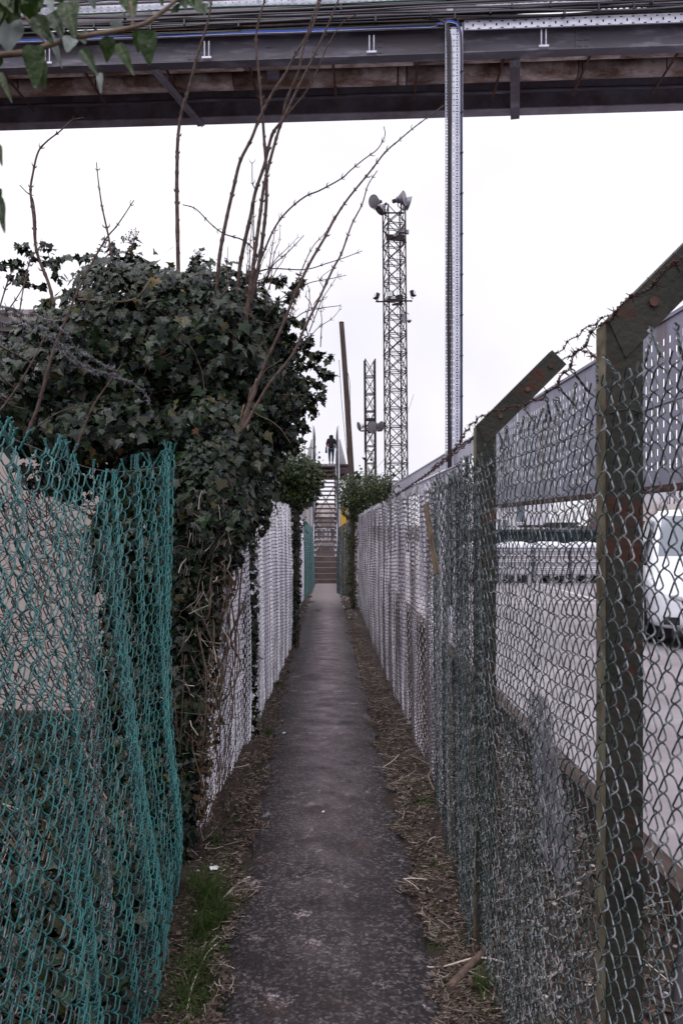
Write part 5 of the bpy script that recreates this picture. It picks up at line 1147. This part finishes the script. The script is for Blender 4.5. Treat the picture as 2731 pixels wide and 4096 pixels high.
S = [([(412,720),(407,470),(407,390),(409,320),(417,260),(435,200),(450,140),(467,85),(480,40),(489,-20)], .0125,.0050),
     ([(495,700),(505,587),(520,505),(537,430),(552,370),(577,320),(597,270),(625,215),(655,170),(675,130),(700,90),(715,50),(738,-20)], .0115,.0048),
     ([(535,800),(548,640),(558,575),(575,500),(587,440),(607,380),(625,310),(647,277),(655,240),(670,200),(685,165),(700,100),(720,55),(742,-20)], .0125,.0045),
     ([(560,760),(578,640),(587,570),(598,490),(606,430),(620,370),(640,300),(650,275),(685,200),(715,140),(750,65),(785,-20)], .0120,.0045),
     ([(575,700),(592,620),(603,550),(611,475),(612,400),(607,325),(602,250),(595,175),(588,100),(595,45),(615,-20)], .0115,.0050),
     ([(650,277),(675,245),(700,215),(722,175),(738,140),(750,110),(784,55),(822,32)], .0050,.0025),
     ([(585,640),(603,587),(630,525),(660,485),(700,452),(735,437),(784,410),(804,392),(834,367),(864,345),(878,325),(884,308),(881,290)], .0062,.0022),
     ([(548,1010),(600,857),(645,757),(675,682),(710,607),(745,547),(770,500),(800,455),(849,395),(884,350),(916,322),(954,290),(1019,242)], .0115,.0028),
     ([(556,990),(615,887),(670,817),(700,752),(730,692),(765,617),(784,582),(808,515),(831,470),(845,425),(866,392)], .0105,.0026),
     ([(420,470),(450,480),(485,515),(515,537),(555,550),(580,570),(592,590)], .0030,.0050),
     ([(590,625),(625,617),(700,619),(750,605),(790,592),(832,576)], .0042,.0020),
     ([(612,650),(625,612),(655,585),(680,560),(698,540)], .0040,.0020),
     ([(640,800),(655,760),(690,722),(730,709),(780,702)], .0042,.0020),
     ([(655,760),(675,700),(700,655),(760,640),(795,632)], .0038,.0018),
     ([(590,700),(584,600),(582,500),(586,440),(580,420),(579,375)], .0050,.0022),
     ([(600,560),(585,610),(575,640),(570,660)], .0035,.0025),
     ([(700,740),(710,700),(708,660),(690,630)], .0030,.0018),
     ([(720,700),(742,665),(735,640),(770,612)], .0028,.0015)]
for k, (pts, a, c) in enumerate(S):
    b = MB(); px_stem(b, pts, (4.25 if k in (7,8) else 4.62 if k in (1,2,3,4) else 4.9)+0.04*((k*7) % 5), a*(.88 if k in (7,8) else 1), c, seed=k, dY=-0.12+0.5*(k in (7,8))); b.build('stem', M['stem'], sb_, smooth=True)
rt = random.Random(88)
for k in range(16):
    x_, y_ = rt.uniform(560, 740), rt.uniform(560, 760); dx, dy = rt.uniform(-20, 60), rt.uniform(-90, -30); b = MB()
    px_stem(b, [(x_-dx*.7, y_-dy*1.1),(x_, y_),(x_+dx*.5+rt.uniform(-8,8), y_+dy*.5),(x_+dx, y_+dy)], rt.uniform(4.6, 4.95), .0032, .0012, seed=300+k, nodes=.08); b.build('stem', M['stem'], sb_, smooth=True)
sl = thing('bare_shrub', tuple(W(90,1000,4.4)), 'thinner bare stems rising at the far left through the thin end of the ivy', 'shrub')
S = [([(125,702),(112,650),(85,577),(78,500),(71,440),(76,400),(88,350),(108,325),(140,300),(165,277),(193,270)], .0085,.0022),
     ([(46,425),(60,440),(75,455),(82,500),(83,560)], .0022,.0035),
     ([(258,600),(250,545),(235,475),(227,420),(222,373)], .0060,.0024),
     ([(62,1000),(90,927),(120,817),(145,752),(175,677),(210,607),(245,547),(270,517),(308,460)], .0095,.0024),
     ([(172,1040),(210,942),(245,887),(280,837)], .0065,.0030),
     ([(0,945),(40,890),(75,830),(105,770)], .0060,.0030),
     ([(-10,740),(20,642),(35,617)], .0045,.0020),([(20,712),(45,675),(65,637)], .0038,.0018),([(45,720),(55,660),(70,600),(100,555)], .0036,.0018),
     ([(-10,790),(40,815),(75,835)], .0060,.0045),([(-10,850),(20,880),(50,900)], .0055,.0045),([(-10,905),(25,930),(60,940)], .0045,.0035),
     ([(85,580),(100,560),(122,562)], .0028,.0015),([(85,980),(140,945),(200,930),(240,910)], .0035,.0020)]
for k, (pts, a, c) in enumerate(S):
    b = MB(); px_stem(b, pts, 4.0, a, c, seed=50+k, dY=0.1); b.build('stem', M['stem'], sl, smooth=True)

# ---------------------------------------------------------------- two ivy clad posts further on
def ivy_post(name, crown, trunk, n, label, seed, gap=0.2, x=0.0, Yp=12, ztop=2.0):
    t = thing(name, (x, Yp, float(lane(Yp))), label, 'ivy'); rg = np.random.default_rng(seed)
    b = MB(); b.tube([(x, Yp, lane(Yp)-.3),(x, Yp, 1.0),(x, Yp, ztop)], 0.05, 8); b.build('post', M['wood'], t)
    b = MB()
    for k, q in enumerate(crown): put(b, [blob(*q[:6], q[6], 0.03, 0.065, rg, seed=seed+k*3)], simple=True)
    b.build('foliage', M['ivyfar'], t)
    b = MB()
    for k, q in enumerate(trunk): put(b, [blob(*q[:6], q[6], 0.025, 0.055, rg, seed=seed+50+k*3)], simple=True)
    b.build('trunk_foliage', M['ivy'] if name == 'ivy_clad_post' and x < 0 else M['ivyfar'], t)
    b = MB(); lb = []
    for k in range(44 if x < 0 else 22):
        q = crown[k % len(crown)]; a = rg.uniform(-.3, pi+.3); r_ = rg.uniform(.85,1.2); p = W(q[0]+q[3]*.85*math.cos(a), q[1]-q[4]*.85*math.sin(a), q[2]); d = np.array([math.cos(a)*.6+rg.normal(0,.2), rg.normal(0,.2), abs(math.sin(a))+.2]); L = rg.uniform(.08,.30)*q[2]/14
        Cq = catmull([p, p+d*L*.5+rg.normal(0,.02,3), p+d*L], 4); b.tube(Cq, np.linspace(.005,.002,9), 3, cap=False)
        nl = 9; pl = Cq[rg.integers(0, len(Cq), nl)] + rg.normal(0,.03,(nl,3)); lb.append((pl, np.array([0,-.6,.5])+rg.normal(0,.6,(nl,3)), np.array([0,0,-1.])+rg.normal(0,.6,(nl,3)), rg.uniform(.03,.065,nl)*Yp/14))
    b.build('twigs', M['twig'], t)['kind'] = 'stuff'
    b = MB(); put(b, lb, simple=True); b.build('shoot_leaves', M['ivyfar'], t); return t
ivy_post('ivy_clad_post', [(672,1085,12.6,46,44,.36,2100),(648,1070,12.4,34,34,.3,1000),(708,1085,12.8,30,34,.3,900),(700,1125,12.8,34,40,.3,1000),(658,1140,12.7,40,34,.28,1200),(722,1105,12.7,20,24,.2,350),(640,1110,12.5,26,30,.2,500)], [(678,1210,12.7,22,60,.16,700),(680,1310,12.7,11,110,.10,900),(677,1410,12.7,10,90,.10,700)], 0, 'ivy clad post on the left with a round leafy head beside the stairs', 300, x=-0.49, Yp=12.7, ztop=2.3)
ivy_post('ivy_clad_post', [(842,1130,20.8,58,42,.6,4200),(806,1132,20.6,30,42,.4,1700),(870,1120,21,34,32,.4,1400),(825,1165,20.8,44,30,.4,1500)], [(806,1220,20.8,15,60,.18,800),(808,1300,20.8,11,90,.14,900),(812,1360,20.8,10,60,.14,500)], 0, 'ivy clad post on the right with a broad dark leafy head below the masts', 340, x=0.66, Yp=20.8, ztop=2.4)
# brown dead growth on the right post
b = MB(); rg_ = np.random.default_rng(9)
for k in range(240):
    yy = rg_.uniform(1190,1400); p = W(rg_.uniform(800,822), yy, 20.6); d = rg_.normal(size=3); d /= np.linalg.norm(d); b.tube([p, p+d*.05, p+d*.11+np.array([0,0,-.04])], .006, 3, cap=False)
o = b.build('dead_growth', M['ivydry'], bpy.data.objects['ivy_clad_post.001'])

# ---------------------------------------------------------------- near ivy spray, top left
ns = thing('ivy_spray', tuple(W(180,100,1.0)), 'close blurred ivy spray with broad green leaves hanging in the top left corner', 'ivy')
b = MB(); Zs = lambda v: [W(a/3.9, c/3.9, 1.0) for a, c in v]
b.tube(catmull(Zs([(-80,500),(0,495),(230,470),(430,410),(620,350),(900,300),(1180,250),(1340,190),(1560,20),(1640,-60)]), 8), np.linspace(.0042,.0022,73), 7)
for v in ([(430,410),(300,250),(200,100),(120,-40)],[(620,350),(560,330),(520,200)],[(1180,250),(1190,160),(1170,20)],[(0,495),(-30,600),(0,700)]): b.tube(catmull(Zs(v), 6), .0016, 5)
b.build('stem', M['vine'], ns, smooth=True)
LV = [((610,20),(670,345),215),((1150,-10),(1200,150),180),((1325,275),(1335,600),205),((1230,270),(1240,495),95),((990,330),(948,572),160),((1060,390),(1212,695),110),((740,440),(885,690),120),((895,655),(905,850),64),
      ((320,410),(310,810),225),((400,540),(390,845),90),((450,280),(568,640),70),((310,150),(490,410),165),((470,110),(580,380),140),((730,290),(765,390),125),((650,340),(590,465),160),((1040,180),(1065,290),130),
      ((90,120),(60,490),340),((40,-20),(170,150),230),((150,0),(290,130),190),((0,650),(118,940),70),((440,-20),(470,110),100),((820,-30),(852,92),80),((1420,-20),(1480,45),130),((1560,50),(1600,115),120),((1640,-10),(1665,85),100),((1750,10),(1800,120),130),((1840,30),(1830,150),60),((10,520),(-5,600),90),((280,-20),(370,120),140),((520,-60),(560,40),150),((1680,-40),(1740,60),150),
      ((-10,1760),(45,2110),105),((-10,1300),(22,1500),70),((-5,1690),(12,1780),60)]
for k in range(16):
    q_ = np.random.default_rng(600+k); x_ = q_.uniform(-60,330); y_ = q_.uniform(-90,110)-x_*.15; LV.append(((x_,y_),(x_+q_.normal(20,70),y_+q_.uniform(120,230)), q_.uniform(110,230)))
b = MB(); b2_ = MB(); rl = np.random.default_rng(77); pos = []; nr = []; tp_ = []; sz = []
for k, (a, c, wd) in enumerate(LV):
    Yk = 1.0 + 0.03*math.sin(k*2.1); A = W(a[0]/3.9, a[1]/3.9, Yk); Bp = W(c[0]/3.9, c[1]/3.9, Yk-0.012*math.cos(k)); L = np.linalg.norm(Bp-A); t_ = (Bp-A)/L
    wide = wd/3.9/F*Yk; s = wide/0.95; L0 = L/0.95
    x = np.cross(t_, [0,-1.0,0.0]); x /= np.linalg.norm(x); nn = np.cross(x, t_)*1.0
    if nn[1] > 0: nn = -nn
    O6 = [(0.0,0.0),(0.20,-0.02),(0.40,0.08),(0.50,0.24),(0.46,0.40),(0.30,0.58),(0.17,0.78),(0,1.0)]
    O6 = [(0,0.02)] + O6[1:] + [(-p, q) for p, q in reversed(O6[1:-1])]
    rows = [(0,0.33,-0.05)] + [(p*(1+0.12*math.sin(k+q*9)), q, 0.30*abs(p)*(0.4+1.4*rl.random()*1) - 0.14*q*q) for p, q in O6]
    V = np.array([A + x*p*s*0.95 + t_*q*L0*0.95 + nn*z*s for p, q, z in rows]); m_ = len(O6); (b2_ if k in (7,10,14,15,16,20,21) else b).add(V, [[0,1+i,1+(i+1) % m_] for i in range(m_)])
o = b2_.build('pale_leaves', M['ivysheen'], ns, smooth=True); md = o.modifiers.new('s','SUBSURF'); md.levels = 2; md.render_levels = 2
o = b.build('leaves', M['ivynear'], ns, smooth=True); md = o.modifiers.new('s','SUBSURF'); md.levels = 2; md.render_levels = 2

# ================================================================ ground litter, grass and stones
def scatter_stalks(name, n, region, m, L0, L1, R0, R1, seed, lift=0.015, tilt=0.16, cat=None):
    rg = np.random.default_rng(seed); X, Y = region(rg, n); n = len(X)
    Z = zg(X, Y) + rg.uniform(0.0, lift, n) + 0.024*((X>-.43)&(X<.43))
    a = rg.uniform(0, 2*pi, n); L = rg.uniform(L0, L1, n)*rg.choice([.5,.8,1.2], n); dz = rg.normal(0, tilt, n)
    d = np.stack([np.cos(a), np.sin(a), dz], 1); c = np.stack([X, Y, Z+L*np.abs(dz)*.5], 1); s = np.stack([-np.sin(a), np.cos(a), 0*a], 1)*(rg.normal(0,.12,n)*L)[:,None]
    P = np.stack([c-d*L[:,None]/2, c-d*L[:,None]/6+s, c+d*L[:,None]/6+s, c+d*L[:,None]/2], 1)
    mb = MB(); mb.tubes(P, rg.uniform(R0, R1, len(X)), 3, ref=(0.1,0.05,1)); return mb.build(name, m)
def edges(rg, n):
    Y = 2.3 + 14*rg.random(n)**1.9; side = rg.random(n) < 0.46
    wl = -0.40 - 0.15*smoothstep(3,14,Y); wr = 0.41+0.01*smoothstep(4,14,Y)
    cl_ = 0.045*np.sin(Y*7.3)+0.03*np.sin(Y*17+1)+0.02*np.sin(Y*31)
    X = np.where(side, wl + 0.015 + cl_*.8 - np.abs(rg.normal(0,.14,n)), wr - 0.01 - cl_*.8 + np.abs(rg.normal(0,.14,n)))
    keep = np.sin(X*23+Y*5)+np.sin(Y*11-X*9)+rg.normal(0,.9,n) > -1.3; X = X[keep]; Y = Y[keep]
    return X, Y
def margins(rg, n):
    Y = rg.uniform(0.8, 8, n); side = rg.random(n) < 0.5
    X = np.where(side, rg.uniform(-2.2,-0.75,n), rg.uniform(.68,1.45,n)); return X, Y
def onpath(rg, n): Y = 2.5 + 5*rg.random(n)**1.5; return rg.uniform(-.38,.36,n), Y
o = scatter_stalks('dry_stalks', 20000, edges, M['straw'], .012, .065, .0006, .0016, 1); o['kind'] = 'stuff'; o['label'] = 'dry straw and twig litter along both edges of the path'
o = scatter_stalks('dry_stalks', 300, edges, M['straw'], .08, .18, .0012, .0028, 2, lift=.03); o['kind'] = 'stuff'; o['label'] = 'longer pale broken stalks lying by the path edges'
o = scatter_stalks('dry_stalks', 2600, margins, M['straw'], .05, .30, .0012, .0032, 3, lift=.06, tilt=.25); o['kind'] = 'stuff'; o['label'] = 'twigs and stalks lying behind the fences'
o = scatter_stalks('path_chips', 160, onpath, M['straw'], .01, .035, .0010, .0022, 4, lift=.0); o['kind'] = 'stuff'; o['label'] = 'small pale chips and twigs scattered on the asphalt'
def flakes(name, n, region, m, s0, s1, seed, lift=.015, label=''):
    rg = np.random.default_rng(seed); X, Y = region(rg, n); n = len(X); Z = zg(X, Y)+rg.uniform(.002, lift, n)+0.022*((X>-.42)&(X<.42)); mb = MB()
    leaves(mb, np.stack([X,Y,Z],1), np.array([0,0,1.0])+rg.normal(0,.45,(n,3)), rg.normal(size=(n,3)), rg.uniform(s0,s1,n), simple=True, rg=rg)
    o = mb.build(name, m); o['kind'] = 'stuff'; o['label'] = label; return o
flakes('leaf_litter', 20000, edges, M['flake'], .006, .024, 5, .015, 'brown crumbled leaf litter along the path')
flakes('leaf_litter', 4500, margins, M['flake'], .012, .04, 6, .05, 'brown leaf litter behind the fences')
def ps(name, n, region, seed, r0, r1_, label, dz=0):
    rg = np.random.default_rng(seed); X, Y = region(rg, n); Z = zg(X, Y)+dz+0.022*((X>-.42)&(X<.42)); mb = MB()
    for a, c, z in zip(X, Y, Z): mb.ball((a, c, z), rg.uniform(r0, r1_), sq=(1,rg.uniform(.6,1),rg.uniform(.4,.7)), sides=6, rings=4)
    o = mb.build(name, M['pebble']); o['kind'] = 'stuff'; o['label'] = label
ps('pebbles', 1500, edges, 8, .002, .009, 'small stones in the soil by the path')
ps('pebbles', 600, lambda r, n: (r.uniform(.72,1.44,n), r.uniform(1.5,7,n)), 9, .006, .020, 'gravel between the right fence and the edging board')
ps('pebbles', 260, lambda r, n: (np.where(r.random(n)<.5, r.uniform(-.62,-.42,n), r.uniform(.40,.66,n)), r.uniform(18,34,n)), 10, .012, .035, 'pale rubble by the far end of the path')
# long pale canes and dead branches
cn = MB(); rk = np.random.default_rng(21)
for k in range(60):
    x, y = rk.uniform(-1.5,-.86), rk.uniform(2.0,4.3); z0 = 0.0; a = rk.uniform(0,2*pi); L = rk.uniform(.4,1.1); d = np.array([math.cos(a)*.6, math.sin(a)*.5, rk.uniform(.25,1.0)]); d /= np.linalg.norm(d)
    p = np.array([x,y,z0]); P = [p, p+d*L*.35+rk.normal(0,.03,3), p+d*L*.7+rk.normal(0,.04,3), p+d*L+np.array([0,0,-.1])]; P = np.array(P); P[:,0] = np.minimum(P[:,0], -.83); P[:,2] = np.maximum(P[:,2], .01)
    cn.tube(catmull(P,5), np.linspace(rk.uniform(.003,.0055),.0018,16), 5)
o = cn.build('bramble_canes', M['straw'], None, origin=(-1.1,3.2,0)); o['kind'] = 'stuff'; o['label'] = 'tangle of dead bramble canes behind the teal mesh'
tk = MB(); rk = np.random.default_rng(22)
for k in range(150):
    p = W(rk.uniform(0,270), rk.uniform(1150,1640), rk.uniform(4.6,6.2)); a = rk.uniform(-.5,1.9); d = np.array([-math.cos(a), rk.normal(0,.1), math.sin(a)*.9]); P = [p]
    for q in range(5): d = d + rk.normal(0,.22,3); P.append(P[-1]+d/np.linalg.norm(d)*rk.uniform(.06,.13))
    P = np.array(P); P[:,1] = np.clip(P[:,1], 4.3, 6.9); P[:,2] = np.maximum(P[:,2], .03); tk.tube(catmull(P,4), np.linspace(.0045,.0015,21), 4)
o = tk.build('dead_twigs', M['twig'], None, origin=(-1.6,5.5,1)); o['kind'] = 'stuff'; o['label'] = 'tangled dead twigs in front of the pale shed wall'
# single lying branches
for k, (pts, r, lab, m) in enumerate((([(1030,2285),(1080,2240),(1125,2200),(1160,2180)], .017, 'thick dark broken branch lying against the right fence foot', 'bark'),
      ([(475,2120),(515,2070),(560,2025),(575,2018)], .007, 'pale curved stick lying beside the grass left of the path', 'straw'),
      ([(1190,2240),(1100,2225),(1010,2228),(915,2222)], .0045, 'long pale stick lying across the right edge of the path', 'straw'),
      ([(430,2320),(445,2260),(475,2205),(500,2170)], .004, 'pale stick standing in the grass at the lower left', 'straw'))):
    P = []
    for i, (a, c) in enumerate(pts):
        Y = F*H/(c-CY); Y = Y if Y < 5 else 2856/(c-CY-57.7); p = W(a, c, Y); p[2] = float(zg(np.array(p[0]), np.array(Y)))+.02; P.append(p)
    b = MB(); b.tube(catmull(P,8), r*np.linspace(1,.6,25), 7); o = b.build('fallen_stick', M[m] if m != 'bark' else M['twig'], None, smooth=True, origin=tuple(P[1])); tag(o, lab, 'stick')
# black pipe by the edging board
b = MB(); b.tube(catmull([(1.02,2.35,.06),(1.2,2.75,.10),(1.38,3.1,.17)],6), .022, 10); o = b.build('plastic_pipe', M['black'], None, smooth=True, origin=(1.2,2.7,.1)); tag(o, 'short black pipe lying against the edging board behind the near green post', 'pipe')
# grey bundle of dead stalks behind the right fence
gb = thing('dead_shrub', tuple(W(1270,1990,3.9)*np.array([1,1,0])), 'leaning bundle of grey dead stalks behind the dark green mesh', 'shrub'); rk = np.random.default_rng(31); b = MB()
for k in range(190):
    q0 = rk.normal(0,.028,2); a = W(1288,2010,3.75); c = W(1232,1600,4.05); t0_, t1_ = sorted(rk.uniform(0,1,2)); t1_ = min(1, t0_+rk.uniform(.2,.5))
    p = a+(c-a)*t0_; q = a+(c-a)*t1_; off = np.array([q0[0], q0[1], 0])*(1.1-0.4*t0_); b.tube([p+off, (p+q)/2+off+rk.normal(0,.008,3), q+off*1.05+rk.normal(0,.012,3)], rk.uniform(.0016,.0042), 4, cap=False)
b.build('stalks', M['brush'], gb); b = MB()
for k in range(60):
    p = W(rk.uniform(1225,1300), rk.uniform(1590,1780), rk.uniform(3.9,4.1)); d = rk.normal(size=3)*.5+np.array([.15,0,.7]); d /= np.linalg.norm(d); b.tube([p, p+d*.06, p+d*.13+rk.normal(0,.012,3)], [.0016,.0012,.0007], 3, cap=False)
b.build('twigs', M['brush'], gb)['kind'] = 'stuff'
b = MB(); b.tube([W(1287,2010,3.75)+np.array([0,0,-.06]), W(1260,1800,3.9), W(1238,1640,4.0)], [.020,.018,.012], 7); b.build('trunk', M['brush'], gb)
# grass
gm = MB(); rg3 = np.random.default_rng(41)
def tuft(cx_, cy_, n, r, h, lean=0.5):
    a = rg3.uniform(0,2*pi,n); d = np.abs(rg3.normal(0,r,n)); X = cx_+d*np.cos(a); Y = cy_+1.6*d*np.sin(a); Z = zg(X,Y); hh = rg3.uniform(.5,1.1,n)*h
    lx = rg3.normal(0.1,lean,n)*hh; ly = rg3.normal(-.1,lean,n)*hh
    t = np.array([0,.35,.7,1.0]); c = np.stack([X,Y,Z],1)[:,None] + np.stack([lx[:,None]*t**2, ly[:,None]*t**2, hh[:,None]*(t-.25*t**3)],-1)
    wv = np.stack([np.cos(a+1.5), np.sin(a+1.5), 0*a],1)[:,None]*(0.0016*np.array([1,.9,.6,.08]))[None,:,None]
    V = np.stack([c-wv, c+wv],2).reshape(n,8,3); base = np.arange(n)[:,None,None]*8; q = np.array([[0,1,3,2],[2,3,5,4],[4,5,7,6]]); gm.add(V.reshape(-1,3), (base+q[None]).reshape(-1,4))
for (a, c, n, r, h) in ((478,2075,420,.045,.16),(500,2110,330,.05,.15),(462,2140,250,.05,.13),(455,2230,380,.055,.07),(430,2290,330,.06,.07),(480,2300,220,.05,.05),(500,1940,160,.04,.05),(450,2040,150,.05,.08),(640,1575,260,.05,.05),(616,1680,260,.04,.05),(590,1660,120,.05,.05),(1000,1990,120,.05,.03),(540,1880,110,.05,.04),(1110,2300,120,.04,.10),(730,1405,160,.08,.09),(715,1385,160,.08,.12),(795,1400,140,.08,.09),(805,1425,120,.07,.07)):
    dy = c-CY; Y = F*H/dy; Y = Y if Y < 5 else 2856/(dy-57.7); tuft((a-CX)/F*Y, Y, n, r, h)
for k in range(90): s = rg3.random()<.55; Y = rg3.uniform(2.4,9); tuft((-.40-.15*float(smoothstep(3,14,Y)) - abs(rg3.normal(.10,.07))) if s else (.42+abs(rg3.normal(.08,.06))), Y, 10, .02, rg3.uniform(.02,.06))
o = gm.build('grass', M['grass']); o['kind'] = 'stuff'; o['label'] = 'tufts of green grass and moss along the path'
wm = MB(); n = 900; k = rg3.integers(0,5,n); cc = np.array([(-.50,3.05),(-.52,2.85),(-.46,3.3),(-.55,4.0),(.60,4.9)])[k]; X = cc[:,0]+rg3.normal(0,.05,n); Y = cc[:,1]+rg3.normal(0,.13,n)
leaves(wm, np.stack([X,Y,zg(X,Y)+rg3.uniform(.005,.03,n)],1), np.array([0,0,1.])+rg3.normal(0,.4,(n,3)), rg3.normal(size=(n,3)), rg3.uniform(.007,.016,n), simple=True, rg=rg3)
o = wm.build('weeds', M['grass']); o['kind'] = 'stuff'; o['label'] = 'low green weeds growing beside the path'
# pieces of white litter
for k, (a, c, s, lab) in enumerate(((491,2015,.035,'torn white paper scrap lying among sticks left of the path'),(652,1692,.022,'tiny white square scrap on the left edge of the path'),(742,1877,.014,'small white chip in the middle of the path'))):
    dy = c-CY; Y = F*H/dy; Y = Y if Y < 5 else 2856/(dy-57.7); p = W(a,c,Y); z = float(gz(np.array(p[0]),np.array(Y)))+(.032 if k else .045)
    b = MB(); b.box((p[0],Y,z), (s,s*.8,.003), np.array(Matrix.Rotation(.4*k+.3,3,'Z') @ Matrix.Rotation(.15,3,'X'))); b.box((p[0]+s*.4,Y+s*.2,z+.004), (s*.5,s*.5,.003), np.array(Matrix.Rotation(.9,3,'Z') @ Matrix.Rotation(.4,3,'Y'))); o = b.build('paper_scrap', M['litter'], None, origin=(p[0],Y,z)); tag(o, lab, 'litter')
